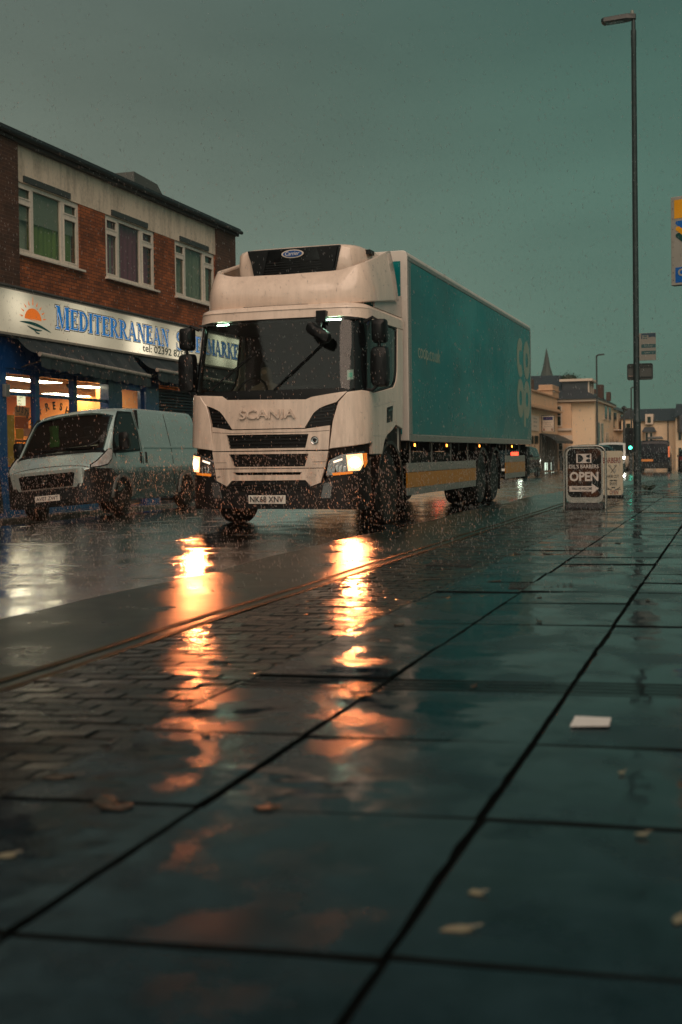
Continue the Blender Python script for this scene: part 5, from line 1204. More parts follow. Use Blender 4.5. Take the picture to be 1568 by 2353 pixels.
# the driver, dim behind the windscreen
dv = bpy.data.meshes.new('person'); V_, E_, R_ = [], [], []
def jn(p, r, par=None):
    V_.append(p); R_.append(r)
    if par is not None: E_.append((par, len(V_)-1))
    return len(V_)-1
pe = jn((0,0,0),.15); sp1 = jn((0,.03,.20),.15,pe); ch_ = jn((0,.02,.42),.165,sp1); nk = jn((0,0,.56),.065,ch_); h0 = jn((0,-.015,.64),.085,nk); h1 = jn((0,-.01,.74),.095,h0); h2 = jn((0,0,.82),.07,h1); jn((0,-.105,.68),.018,h0)
for s in (1,-1):
    sh_ = jn((s*.20,.01,.46),.075,ch_); el_ = jn((s*.28,-.16,.24),.052,sh_); wr = jn((s*.22,-.44,.34),.034,el_); pm = jn((s*.20,-.52,.38),.036,wr)
    for k in range(4): f1 = jn((s*(.225-.018*k),-.57,.40-.012*abs(k-1)),.010,pm); jn((s*(.222-.018*k),-.585,.365),.009,f1)
    jn((s*.165,-.55,.37),.011,pm)
    hp_ = jn((s*.11,-.02,-.02),.10,pe); kn = jn((s*.15,-.46,.02),.075,hp_); an = jn((s*.15,-.60,-.36),.05,kn); jn((s*.15,-.74,-.39),.04,an)
dv.from_pydata(V_, E_, []); do = bpy.data.objects.new('person', dv); C.objects.link(do)
sk = do.modifiers.new('skin','SKIN'); do.modifiers.new('sub','SUBSURF').levels = 1
for i, v in enumerate(dv.skin_vertices[0].data): v.radius = (R_[i],R_[i]); v.use_root = (i == 0)
dv.materials.append(M('driver_clothes',(.30,.20,.15),.8,var=.3)); do.location = (-6.45,15.92,1.47)
tag(do, 'driver in a brown top holding the lorry steering wheel, dim behind the windscreen', 'person')
b = B(); b.lathe([(.0,-.06),(.08,-.055),(.098,.0),(.10,.04),(.085,.10),(.05,.13),(0,.135)], (0,.02,.75), 'z', 14); b.build('hair', M('dark_hair',(.01,.008,.007),.6), do, smooth=True)
b = B(); b.lathe([(0,-.045),(.04,-.04),(.068,-.01),(.074,.03),(.066,.05)], (0,-.065,.70), 'y', 14); b.build('face', M('driver_skin',(.60,.34,.24),.6), do, smooth=True)
# ---------------------------------------------------------------- pavement furniture
m_galv = M('galvanised_pole', (.034,.052,.054), .38, .35, var=.35, vs=9, bump=.15, bs=60)
m_dpole = M('dark_pole', (.020,.026,.026), .5, var=.3)
lp = empty('street_lamp', (-2.234,29.35,.02), 'tall grey street lamp with a flat head rising from the pavement behind the barber boards', 'street lamp')
b = B(); b.lathe([(.092,0),(.092,1.62),(.098,1.63),(.098,1.70),(.078,1.74),(.074,2.4),(.060,10.7),(.066,10.72),(.066,11.1),(.050,11.12),(.050,11.30),(0,11.30)], (0,0,0), 'z', 20); b.build('pole', m_galv, lp, smooth=True, ang=30)
b = B(); b.lathe([(.094,.45),(.1,.46),(.1,.50),(.094,.51)], (0,0,0), 'z', 20); b.box(-.03,.03,-.101,-.088,.55,1.15); b.build('access_door', m_dpole, lp)
b = B(); b.loft([[(-.76,-.09,11.37),(-.76,.09,11.37),(-.76,.07,11.44),(-.76,-.07,11.44)],[(-.70,-.15,11.34),(-.70,.15,11.34),(-.70,.12,11.46),(-.70,-.12,11.46)],[(-.15,-.15,11.36),(-.15,.15,11.36),(-.15,.12,11.49),(-.15,-.12,11.49)],[(.06,-.06,11.36),(.06,.06,11.36),(.06,.06,11.48),(.06,-.06,11.48)]]); hd_ = b.build('lamp_head', M('lamp_head_grey',(.03,.035,.035),.4,.3,var=.2), lp, bevel=.01)
B().box(-.66,-.22,-.10,.10,11.335,11.352).build('lens', M('led_lens',(.10,.10,.09),.2,var=.5,vs=40), hd_)
b = B(); b.tube([(0,0,11.28),(0,0,11.40),(-.1,0,11.42)], .045, 10); b.build('spigot', m_galv, lp, smooth=True)
b = B(); b.lathe([(.045,11.48),(.045,11.53),(.035,11.58),(0,11.585)], (-.03,0,0), 'z', 12); b.build('light_sensor', M('sensor_cap',(.18,.20,.17),.4), hd_, smooth=True)
# bus stop flag and the back of a traffic sign on the same pole
m_navy = M('bus_navy', (.006,.030,.055), .35, var=.15); m_bteal = M('bus_teal', (.008,.060,.065), .35, var=.15); m_flag = M('flag_white', (.20,.19,.165), .35, var=.15)
bs = empty('bus_stop_sign', (-1.96,29.30,3.15), 'bus stop flag with two dark name strips clamped to the tall lamp pole', 'bus stop sign')
B().box(-.20,.19,-.012,.012,0,.66).build('panel', m_flag, bs, bevel=.004)
b = B(); b.prism([(-.15,.655),(.185,.655),(.185,.545),(.15,.565),(.09,.565),(.04,.555),(.02,.55),(.02,.61),(-.125,.61),(-.125,.52),(-.15,.52)], 'y', -.0135, -.0122); b.build('header', m_navy, bs)
b = B(); b.box(-.10,-.015,-.0135,-.0122,.57,.60); b.box(-.105,-.01,-.0135,-.0122,.53,.548); b.box(-.10,-.08,-.0135,-.0122,.515,.53); b.box(-.035,-.015,-.0135,-.0122,.515,.53); b.build('bus_symbol', m_bteal, bs)
for z, s_, w_ in ((.305,'Elm Grove',.19),(.145,'towards',.12)):
    b = B(); b.box(-.15,.185,-.0136,-.0123,z,z+.085); o = b.build('name_strip', m_bteal, bs); text(s_, (-.075,-.0137,z+.03), FACE_S, M('strip_white',(.35,.35,.32),.5,var=0), o, width=w_, height=.030, depth=.001)
for z in (.08,.58): B().box(-.30,-.20,-.02,.06,z,z+.03).build('clamp', m_dpole, bs)
ts = empty('traffic_sign', (-2.155,29.235,2.69), 'grey back of a small rounded traffic sign fixed across the lamp pole', 'traffic sign')
def rrect(x0,x1,z0,z1,r,n=5):
    o = []
    for cx, cz, a0 in ((x1-r,z1-r,0),(x0+r,z1-r,90),(x0+r,z0+r,180),(x1-r,z0+r,270)):
        for k in range(n+1): t = R(a0+90*k/n); o.append((cx+r*math.cos(t), cz+r*math.sin(t)))
    return o
b = B(); b.prism(rrect(-.305,.305,0,.40,.05), 'y', .165, .175); b.build('plate', M('sign_back',(.075,.080,.076),.5,.2,var=.3,vs=30), ts)
b = B(); P = rrect(-.305,.305,0,.40,.05); Q = rrect(-.275,.275,.03,.37,.03); n = len(P)
b.loft([[(x,.15,z) for x,z in P],[(x,.164,z) for x,z in P],[(x,.164,z) for x,z in Q],[(x,.15,z) for x,z in Q],[(x,.15,z) for x,z in P]], caps=False); b.build('rim', m_dpole, ts)
b = B(); b.box(-.28,.28,.14,.163,.31,.34); b.box(-.28,.28,.14,.163,.06,.09); b.build('rail', m_dpole, ts)
B().box(-.27,-.17,.160,.164,.075,.11).build('sticker', M('sign_sticker',(.32,.22,.18),.5), ts)
# barber boards
m_stube = M('board_steel', (.33,.31,.28), .25, .7, var=.25, vs=10)
ab = empty('pavement_board', (-2.345,19.72,.028), "brown pavement board lettered DIL'S BARBERS OPEN in a rounded steel frame", 'pavement board', rot=(0,0,R(3)))
def arch(hw, h, y, lean, r, n=7):
    p = [(-hw,y,0)]
    for k in range(n+1): t = R(180-90*k/n); p.append((-hw+.13+.13*math.cos(t)+.0, y+lean, h-.13+.13*math.sin(t)))
    for k in range(n+1): t = R(90-90*k/n); p.append((hw-.13+.13*math.cos(t), y+lean, h-.13+.13*math.sin(t)))
    return p+[(hw,y,0)]
b = B(); b.tube(arch(.335,1.03,-.16,.10,0), .014, 10); b.build('front_frame', m_stube, ab, smooth=True, ang=60)
b = B(); b.tube(arch(.335,1.03,.24,-.16,0), .014, 10); b.build('rear_frame', m_stube, ab, smooth=True, ang=60)
m_poster = bpy.data.materials.new('barber_poster'); m_poster.use_nodes = True; nt = m_poster.node_tree; pb = nt.nodes['Principled BSDF']
tc = N(nt,'ShaderNodeTexCoord'); mp = N(nt,'ShaderNodeMapping'); mp.inputs['Scale'].default_value = (2.2,1,3.2); mp.inputs['Rotation'].default_value = (0,.35,0); nt.links.new(tc.outputs['Object'], mp.inputs[0])
nz = N(nt,'ShaderNodeTexNoise',Scale=1.5,Detail=3.); nt.links.new(mp.outputs[0], nz.inputs['Vector']); rp = N(nt,'ShaderNodeValToRGB'); rp.color_ramp.elements[0].position = .45; rp.color_ramp.elements[0].color = (.004,.004,.004,1); rp.color_ramp.elements[1].position = .68; rp.color_ramp.elements[1].color = (.09,.028,.007,1)
nt.links.new(nz.outputs['Fac'], rp.inputs[0]); nt.links.new(rp.outputs[0], pb.inputs['Base Color']); pb.inputs['Roughness'].default_value = .3; pb.inputs['Specular IOR Level'].default_value = .2
ly = -.125
b = B(); b.prism(rrect(-.300,.300,.10,1.005,.10), 'y', ly, ly+.012); pn = b.build('back_panel', m_stube, ab)
b = B(); b.prism(rrect(-.272,.272,.190,.990,.09), 'y', ly-.004, ly-.001); po = b.build('poster', m_poster, ab)
m_bw = M('board_letters', (.50,.44,.40), .45, var=.05)
text("DIL'S BARBERS", (-.245,ly-.005,.665), FACE_S, m_bw, po, width=.475, height=.066, bold=.018, depth=.001)
text('OPEN', (-.240,ly-.005,.455), FACE_S, m_bw, po, width=.465, height=.155, bold=.035, depth=.001)
b = B(); b.prism([(-.245,.285),(.115,.285),(.115,.245),(.232,.335),(.115,.42),(.115,.375),(-.245,.375)], 'y', ly-.0055, ly-.0045); aw = b.build('arrow', m_bw, po)
text('WALK INS WELCOME', (-.205,ly-.0062,.312), FACE_S, m_ink, aw, width=.325, height=.045, bold=.022, depth=.001)
# D and mirrored B, cut as white shapes round dark counters
b = B(); b.box(-.130,.115,ly-.0055,ly-.0045,.755,.905); lgp = b.build('monogram', m_bw, po)
b = B(); n = 14
def half(cx, cz, rx, rz, sgn): return [(cx,cz-rz)]+[(cx+sgn*rx*math.cos(R(-90+180*k/n)), cz+rz*math.sin(R(-90+180*k/n))) for k in range(n+1)]
b.prism(half(-.103,.83,.085,.064,1), 'y', ly-.0066, ly-.0058); b.prism(half(.092,.867,.062,.029,-1), 'y', ly-.0066, ly-.0058); b.prism(half(.092,.793,.066,.030,-1), 'y', ly-.0066, ly-.0058); b.build('counter', m_blkg, lgp)
b = B(); b.box(-.31,.31,-.20,.27,-.005,.025); b.loft([[(-.31,-.20,.025),(.31,-.20,.025),(.31,.27,.025),(-.31,.27,.025)],[(-.30,-.15,.10),(.30,-.15,.10),(.30,.22,.10),(-.30,.22,.10)]]); b.build('base', m_blk, ab, bevel=.01)
b = B(); 
for x in (-.20,.18): b.box(x-.012,x+.012,ly-.03,ly+.01,1.0,1.03)
b.build('clip', m_blk, ab)
bb = empty('pavement_board', (-2.372,24.55,.028), 'cream pavement board with red BARBERS lettering and scissors, behind the brown board', 'pavement board', rot=(0,0,R(2)))
m_cream = M('board_cream', (.46,.40,.30), .4, var=.10, vs=3); m_red = M('barber_red', (.16,.022,.018), .4, var=.1); m_bb = M('barber_black', (.012,.016,.016), .4, var=0)
b = B(); b.prism(rrect(-.215,.215,.05,.95,.05), 'y', -.125, -.105); fb = b.build('front_panel', m_cream, bb)
b = B(); b.prism(rrect(-.215,.215,.05,.95,.05), 'y', .10, .12); b.build('rear_panel', m_cream, bb)
b = B(); b.box(-.225,.225,-.16,.16,-.005,.05); b.build('base', m_blk, bb, bevel=.01)
fy = -.126
text('BARBERS', (-.175,fy,.70), FACE_S, m_red, fb, width=.355, height=.115, bold=.02, depth=.001); text('HAIR CUT', (-.09,fy,.40), FACE_S, m_bb, fb, width=.235, height=.062, bold=.015, depth=.001)
text('SHAVE', (-.045,fy,.25), FACE_S, m_bb, fb, width=.15, height=.062, bold=.015, depth=.001); text('OPEN', (-.045,fy,.045+.02), FACE_S, m_red, fb, width=.17, height=.082, bold=.02, depth=.001)
b = B()
for s in (1,-1):
    b.prism([(.02-s*.045,.50),(.02+s*.055,.635),(.02+s*.065,.628),(.02-s*.035,.495)], 'y', fy-.0015-.0004*(s>0), fy-.0005)
    b.loft([[(.02+s*.065+.022*c,fy-.001,.650+.018*d),(.02+s*.065+.014*c,fy-.001,.650+.011*d)] for c,d in [(math.cos(t),math.sin(t)) for t in [2*math.pi*k/14 for k in range(15)]]], closed=False, caps=False)
b.build('scissors_symbol', m_bb, fb)
b = B()
for s in (1,-1): b.prism([(.03,.350),(.03+s*.03,.362),(.03+s*.06,.350),(.03+s*.09,.338),(.03+s*.06,.330),(.03+s*.03,.332),(.03,.342)], 'y', fy-.0012-.0003*(s>0), fy-.0004)
b.build('moustache_symbol', m_bb, fb)
b = B()
for s in (1,-1):
    b.prism([(.03+s*.02,.155),(.03+s*.15,.163),(.03+s*.15,.175),(.03+s*.04,.170)], 'y', fy-.0012-.0003*(s>0), fy-.0004); b.prism([(.03+s*.06,.170),(.03+s*.13,.212),(.03+s*.14,.202),(.03+s*.075,.166)], 'y', fy-.002-.0003*(s>0), fy-.0014)
b.prism(rrect(-.005,.065,.190,.215,.01,3), 'y', fy-.0012, fy-.0004); b.build('razor_symbol', m_bb, fb)
b = B(); 
for z in (.2,.38,.55): b.prism([(-.205,z),(-.175,z+.03),(-.175,z+.10),(-.205,z+.06)], 'y', fy-.0012, fy-.0004)
b.build('barber_pole_symbol', M('pole_blue',(.02,.08,.16),.4,var=0), fb)
# garage sign on a post, most of it beyond the frame
to = empty('garage_sign', (-1.15,24,0), 'yellow and blue garage sign high at the right picture edge, lettered O', 'sign', rot=(0,0,R(-20)))
b = B(); b.box(0,1.9,0,.16,4.20,5.93); b.build('panel', M('totem_white',(.30,.29,.26),.4,var=.15,vs=2), to, bevel=.012)
m_ty = M('totem_yellow', (.75,.33,.005), .4, var=.12); m_tb = M('totem_blue', (.004,.11,.42), .35, var=.15); m_tt = M('totem_green', (.004,.055,.05), .35, var=.1)
B().box(.075,1.83,-.004,-.001,5.50,5.86).build('yellow_field', m_ty, to)
b = B(); b.prism([(.10,5.43),(.12,5.45),(1.80,5.45),(.95,4.80),(.76,4.80),(.10,5.40)][::-1], 'y', -.004, -.001); b.build('blue_chevron', m_tb, to)
def bar(pts): return pts
b = B(); b.prism([(.10,5.30),(.12,5.335),(.17,5.345),(.66,4.93),(.66,4.80),(.11,5.27)], 'y', -.0055, -.0045); b.build('yellow_bar', m_ty, to)
b = B(); b.prism([(.10,5.18),(.13,5.21),(.18,5.215),(.60,4.86),(.60,4.72),(.11,5.14)], 'y', -.007, -.006); b.build('green_bar', m_tt, to)
bf = B().box(.09,1.83,-.004,-.001,4.25,4.545).build('blue_field', m_tb, to)
text('O', (.14,-.005,4.37), FACE_S, M('totem_letter',(.30,.28,.25),.4,var=0), bf, width=.17, height=.15, bold=.05, depth=.001)
B().box(.8,1.0,.03,.13,0,4.21).build('post', m_galv, to)
b = B()
for z in (4.3,4.45,4.6,4.75,4.95,5.05,5.3,5.5,5.7,5.85): b.lathe([(0,-.006),(.008,-.006),(.008,0)], (.045,0,z), 'y', 8)
b.build('rivets', m_dpole, to)
# tuft of weeds by the lamp
b = B(); rg = random.Random(2)
for k in range(60):
    a = rg.random()*6.28; l = .06+.10*rg.random(); r0 = .10*rg.random(); x0, y0 = r0*math.cos(a), r0*math.sin(a); c, s = math.cos(a), math.sin(a)
    b.add([(x0-s*.008,y0+c*.008,0),(x0+s*.008,y0-c*.008,0),(x0+c*l*.4+s*.01,y0+s*l*.4-c*.01,l*.7),(x0+c*l,y0+s*l,l*.8)], [(0,1,2,3)])
o = b.build('weed_tuft', M('weed_green',(.012,.030,.010),.5,var=.4,vs=20)); o.location = (-1.98,29.4,.02); tag(o, 'small weed tuft growing on the pavement right of the lamp pole', 'weed')
# ---------------------------------------------------------------- the far end of the street
def lamp2(x, y, h, arm, label, name='street_lamp'):
    r = empty(name, (x,y,gz(x,y)), label, 'street lamp'); b = B(); b.lathe([(.11,0),(.10,1.5),(.075,1.6),(.055,h),(0,h)], (0,0,0), 'z', 12); b.build('pole', m_dpole, r, smooth=True, ang=40)
    b = B(); b.tube([(0,0,h-.05),(arm*.25,0,h+.02),(arm,0,h+.06)], [.05,.06,.05], 8); b.box(min(arm*.3,arm),max(arm*.3,arm),-.12,.12,h+.0,h+.08); b.build('lamp_head', m_dpole, r); return r
lamp2(-9.22,85,8.25,.55,'thin far street lamp in front of the blank cream house wall')
lamp2(-8.05,100,6.75,.25,'faintest distant street lamp just left of the tall lamp pole')
vr = empty('street_lamp', (-8.21,95,gz(-8,95)), 'old fashioned black lamp post with a flared lantern beside the traffic light', 'street lamp')
b = B(); b.lathe([(.16,0),(.16,.5),(.11,.6),(.10,4.0),(.06,4.1),(.055,4.55),(0,4.55)], (0,0,0), 'z', 12); b.build('pole', m_dpole, vr, smooth=True, ang=40)
b = B(); b.lathe([(.05,4.551),(.08,4.65),(.19,4.92),(.20,4.95),(.05,5.06),(0,5.08)], (0,0,0), 'z', 8); b.build('lantern', m_dpole, vr)
tl = empty('traffic_light', (-5.86,72,gz(-6,72)), 'traffic light showing green, half behind the tall lamp pole', 'traffic light')
b = B(); b.lathe([(.06,0),(.06,1.22),(0,1.22)], (0,0,0), 'z', 10); b.build('pole', m_dpole, tl)
b = B(); b.box(-.28,.28,-.12,.12,1.22,2.7); b.build('backboard', m_blk, tl, bevel=.03)
for k, mt in enumerate((EM('green_signal',(.05,1,.62),4.),m_under,m_under)): B().lathe([(0,-.16),(.085,-.155),(.10,-.121)], (0,0,1.52+.46*k), 'y', 18).build('lens', mt, tl, smooth=True)
# cream shop parade
m_cr = M('cream_render', (.66,.43,.27), .7, var=.14, vs=.8); m_cr2 = M('pale_render', (.80,.59,.40), .7, var=.08, vs=.6); m_slate = M('slate_roof', (.035,.042,.050), .45, var=.3, vs=3); m_win = M('far_window', (.012,.026,.020), .12, var=.2); m_fw = M('far_white', (.62,.50,.40), .6, var=.1)
m_chim = M('chimney_brick', (.075,.040,.030), .8, var=.3, vs=3); m_cor = M('cornice_stone', (.50,.31,.19), .7, var=.2, vs=2)
pd = empty('shop_parade', (0,0,0), 'low cream shop with a deep parapet just right of the lorry tail', 'building')
B().box(-26,-14,72,99,-.9,5.40).build('wall', m_cr, pd)
b = B(); b.box(-25.8,-13.55,72,99.1,4.18,4.34); b.box(-25.8,-13.80,72,99.1,4.35,4.50); b.box(-25.8,-13.86,72,95.4,5.41,5.56); b.build('cornice', m_cor, pd, bevel=.03)
b = B(); b.box(-15.0,-13.88,95.5,99.2,5.41,6.42); b.box(-15.1,-13.8,95.4,99.3,5.95,6.05); b.build('parapet_pier', m_cor, pd, bevel=.03)
B().box(-17,-14.6,86,90.7,5.57,6.55).build('brick_stack', m_brick_d, pd)
b = B(); b.box(-13.99,-13.93,84.0,88.8,2.55,3.68); fs_ = b.build('fascia_board', m_fw, pd)
b = B(); 
for y in (86.6,87.4): 
    for z in (2.85,3.15,3.4): b.box(-13.929,-13.925,y-.3,y+.25,z,z+.1)
b.build('faded_lettering', M('faded_ink',(.20,.19,.16),.6,var=.3), fs_)
for (y0,y1) in ((84.5,86.4),(86.9,88.6)): B().box(-13.99,-13.96,y0,y1,-.2,2.2).build('shop_window', m_win, pd)
B().box(-13.98,-13.94,89.2,98.6,-.7,2.4).build('dark_shutter', M('far_shutter',(.016,.018,.017),.5,var=.3,vs=6), pd)
b = B()
for k in range(8): b.box(-13.93,-13.86,89.6+k*1.12,89.72+k*1.12,-.6,2.3)
b.build('shutter_post', M('far_post',(.10,.095,.08),.5,var=.2), pd)
m_glow = EM('pale_glow', (.80,1,.80), .7)
for y in (91.0,94.5): B().box(-13.935,-13.90,y,y+1.6,-.55,.15).build('low_glow_panel', m_glow, pd)  # small glowing panels low on the shop front
aw_ = empty('shop_awning', (0,0,0), 'dark folded awning on the cream shop beneath its hanging sign', 'awning')
b = B(); rows = []
for k in range(25):
    y = 89.3+9.6*k/24; rows.append([(-13.92,y,2.42),(-13.3+.05*math.sin(k*2.3),y,2.15),(-12.75+.06*math.sin(k*1.9),y,1.82),(-12.72,y,1.62+.03*math.sin(k*1.4))])
b.loft(rows, closed=False, caps=False); b.build('cover', m_cloth, aw_, smooth=True, ang=50)
B().tube([(-12.74,89.3,1.82),(-12.74,98.9,1.82)], .04, 6).build('front_bar', m_dpole, aw_)
hs = empty('hanging_sign', (-13.5,90.4,2.55), 'white hanging shop sign with a navy header strip above the dark awning', 'sign')
B().box(-.44,.44,-.03,.03,0,1.18).build('board', m_fw, hs, bevel=.02)
hb_ = B().box(-.37,.37,-.036,-.031,.86,1.12).build('header', M('header_navy',(.008,.020,.085),.4,var=.1), hs)
text("Kelly's", (-.24,-.037,.92), FACE_S, M('header_pink',(.14,.03,.13),.5,var=0), hb_, width=.48, height=.14, depth=.001)
m_si = M('sign_brown', (.10,.075,.05), .5, var=0)
for s_, z, w_ in (('Celebration',.66,.62),('Baking',.49,.44),('Ingredients',.33,.60)): text(s_, (-w_/2,-.032,z), FACE_S, m_si, hs, width=w_, height=.10, depth=.001)
b = B(); 
for s in (1,-1): b.prism([(s*.38,.06),(s*.24,.06),(s*.27,.22),(s*.31,.27),(s*.35,.20)], 'y', -.036, -.031)
b.build('cake_motif', M('cake_brown',(.22,.07,.03),.5,var=.2), hs)
b = B(); b.box(-.49,-.455,-.04,.04,-.05,1.22); b.box(.455,.49,-.04,.04,-.05,1.22); b.box(-.49,.49,-.04,.04,1.19,1.23); b.build('bracket', m_dpole, hs)
# bollards and a litter bin on the far pavement
b0 = None
for k, (x, y) in enumerate(((-12.6,86.5),(-12.5,90.0),(-12.3,94.0))):
    if b0 is None:
        b0 = B().lathe([(.10,0),(.10,.75),(.13,.78),(.13,.84),(.09,.90),(.10,1.0),(.05,1.08),(0,1.09)], (0,0,0), 'z', 12).build('bollard', m_dpole, None, smooth=True); o = b0
    else: o = b0.copy(); C.objects.link(o)
    o.location = (x,y,gz(x,y)+.1); tag(o, ['dark bollard nearest the lorry tail on the far pavement','middle dark bollard outside the cream shop','farthest dark bollard outside the cream shop, by the bin'][k], 'bollard', 'bollards outside the cream shop')
bn = empty('litter_bin', (-12.3,96.5,gz(-12.3,96.5)+.1), 'dark green litter bin standing at the corner of the cream shop', 'litter bin')
B().lathe([(.40,0),(.46,.05),(.46,1.0),(.49,1.02),(.49,1.12),(.30,1.3),(0,1.34)], (0,0,0), 'z', 16).build('drum', M('bin_green',(.010,.028,.022),.4,var=.3), bn, smooth=True, ang=40)
B().box(-.25,.25,-.50,-.44,.82,.98).build('opening', m_under, bn)
# cream corner house with a hipped slate roof
ch = empty('corner_house', (0,0,0), 'cream corner house with a blank side wall, hipped slate roof and boxy dormer', 'house')
B().box(-22,-11.03,100,116,-.9,5.15).build('wall', m_cr2, ch)
B().box(-22,-12.95,99.6,99.99,-.9,5.10).build('bay_wall', m_cr, ch)
b = B(); b.box(-22,-12.85,99.45,100.0-.41,2.75,2.95); b.box(-22,-12.85,99.5,99.59,1.95,2.35); b.build('string_course', m_fw, ch)
zs_ = 1.03
for (x0,x1,z0,z1) in ((-14.06,-13.80,3.20,4.78),(-13.98,-13.68,.45,1.75)):
    w_ = B().box(x0-.10,x1+.10,99.52,99.585,z0-.12,z1+.08).build('window', m_fw, ch)
    B().box(x0,x1,99.50,99.518,z0,z1).build('pane', m_win, w_); B().box(x0,x1,99.48,99.499,(z0+z1)/2-.03,(z0+z1)/2+.03).build('sash_bar', m_fw, w_)
b = B(); b.box(-22.3,-10.75,99.35,116,5.16,5.36); b.build('eaves', m_fw, ch)
b = B(); ev = [(-24,99.2,5.37),(-10.65,99.2,5.37),(-10.65,116,5.37),(-24,116,5.37)]; rg_ = [(-24,105,7.85),(-14.6,105,7.75),(-14.6,110,7.75),(-24,110,7.85)]
b.add(ev+rg_, [(0,3,2,1),(0,1,5,4),(1,2,6,5),(2,3,7,6),(3,0,4,7),(4,5,6,7)]); rf = b.build('roof', m_slate, ch)
dm = empty('dormer', (0,0,0), '', ''); 
for k_ in ('label','category'): del dm[k_]
dm.parent = ch
B().box(-13.9,-11.75,101.4,105,5.5,6.95).build('cheek', m_slate, dm)
b = B(); b.box(-14.1,-11.35,101.1,105.3,6.96,7.16); b.build('dormer_roof', m_fw, dm)
b = B(); b.box(-11.74,-11.64,101.4,101.9,5.6,6.95); b.box(-11.74,-11.64,104.5,105,5.6,6.95); b.box(-11.74,-11.64,103.0,103.4,5.6,6.95); b.build('dormer_frame', m_fw, dm)
B().box(-11.745,-11.70,101.9,104.5,5.8,6.8).build('pane', m_win, dm)
b = B(); b.lathe([(0,-.1),(.55,0),(.7,.2),(.5,.42),(0,.5)], (-13.6,103.2,7.17), 'z', 7); o = b.build('roof_shrub', M('dark_leaf',(.012,.030,.014),.6,var=.4,vs=6)); 
rg = random.Random(4); bl = B()
for k in range(260):
    p = Vector((rg.gauss(0,.42), rg.gauss(0,.35), abs(rg.gauss(.15,.2)))); d = Vector((rg.uniform(-1,1),rg.uniform(-1,1),rg.uniform(-.3,1))).normalized()*.12; e_ = d.cross(Vector((.3,.5,.8))).normalized()*.05
    bl.add([p+Vector((-13.6,103.2,7.25))+e_, p+Vector((-13.6,103.2,7.25))+d, p+Vector((-13.6,103.2,7.25))-e_], [(0,1,2)])
bl.build('leaves', MATS['dark_leaf'], o); tag(o, 'green shrub showing above the flat roof of the boxy dormer', 'shrub')
B().box(-11.5,-10.95,105.5,106.8,5.6,6.85).build('chimney', m_chim, ch); B().box(-11.1,-10.75,110,111,5.6,6.4).build('chimney', m_chim, ch)
for (y0,y1,z0,z1) in ((101.5,103,1.0,3.4),(104,105.6,1.0,3.4),(107,109,3.9,5.0),(110.5,112.5,3.9,5.0),(108,110,.8,2.6)):
    w_ = B().box(-11.02,-10.93,y0-.15,y1+.15,z0-.1,z1+.1).build('window', m_fw, ch); B().box(-10.929,-10.91,y0,y1,z0,z1).build('pane', m_win, w_)
# terrace with bays and balconies beyond
vt = empty('bay_terrace', (0,0,0), 'cream terrace with dark balconies receding beyond the corner house', 'building')
B().box(-20,-11.3,116.01,150,-.9,5.1).build('wall', m_cr2, vt)
b = B(); b.prism([(-20.2,5.1),(-11.1,5.1),(-15.6,7.4)], 'y', 116.02, 150); b.build('roof', m_slate, vt)
for k in range(4):
    y = 118+k*7.5
    b = B(); b.prism([(-11.29,y),(-10.4,y+.9),(-10.4,y+2.9),(-11.29,y+3.8)], 'z', -.9, 3.0); b.build('bay', m_cr2, vt)
    b = B(); b.box(-10.39,-10.36,y+1.1,y+2.7,.4,2.4); b.box(-11.29,-11.2,y+.8,y+3.2,3.3,4.8); b.build('bay_window', m_win, vt)
    b = B(); b.box(-11.29,-10.3,y-.1,y+3.9,3.0,3.12); b.box(-10.34,-10.3,y,y+3.8,3.5,3.6)
    for j in range(7): b.box(-10.34,-10.3,y+.2+j*.55,y+.3+j*.55,3.12,3.5)
    b.build('balcony', m_fw, vt)
    b = B(); b.box(-15.9,-15.2,y,y+1.2,7.0,8.3); b.build('chimney', m_chim, vt)
dh = empty('far_house', (0,0,0), 'dark hazy house with a chimney closing the street left of the old lamp post', 'house')
b = B(); b.box(-18,-12.2,152,160,-.9,4.6); b.build('wall', M('hazy_brick',(.05,.045,.042),.8), dh); b = B(); b.box(-13.6,-12.6,153,154,4.61,6.2); b.box(-13.7,-12.5,152.9,154.1,6.21,6.4); b.build('chimney', MATS['hazy_brick'], dh)
# church spire in the mist
spr = empty('church_spire', (-24.0,160,0), 'pale church spire rising faintly behind the slate roof', 'church spire')
m_spire = M('spire_stone', (.055,.065,.06), .8, var=.15)
B().box(-.85,.85,-.85,.85,-1,10.8).build('tower', m_spire, spr); B().lathe([(1.0,10.81),(.52,12.4),(.05,14.9),(0,15.0)], (0,0,0), 'z', 8).build('spire', m_spire, spr)
# white houses closing the view on the right
wh = empty('white_house', (0,0,0), 'long white house with a slate roof, dormer and hooded bay at the far right', 'house')
B().box(-8.55,-5.05,112,119,-.9,3.75).build('wall', m_cr2, wh)
b = B(); b.prism([(111.7,3.70),(119.3,3.70),(115.5,4.95)], 'x', -8.75, -4.95); b.build('roof', m_slate, wh)
b = B(); b.box(-7.75,-7.05,111.6,113.5,3.4,4.35); d_ = b.build('dormer_front', m_fw, wh); B().box(-7.55,-7.25,111.57,111.599,3.55,4.1).build('pane', m_win, d_)
b = B(); b.prism([(-7.95,112),(-7.75,111.2),(-7.05,111.2),(-6.85,112)], 'z', -.9, 2.7); by_ = b.build('bay', m_fw, wh); b = B(); b.box(-7.7,-7.5,111.17,111.199,1.4,2.6); b.box(-7.3,-7.1,111.17,111.199,1.4,2.6); b.build('bay_pane', m_win, by_)
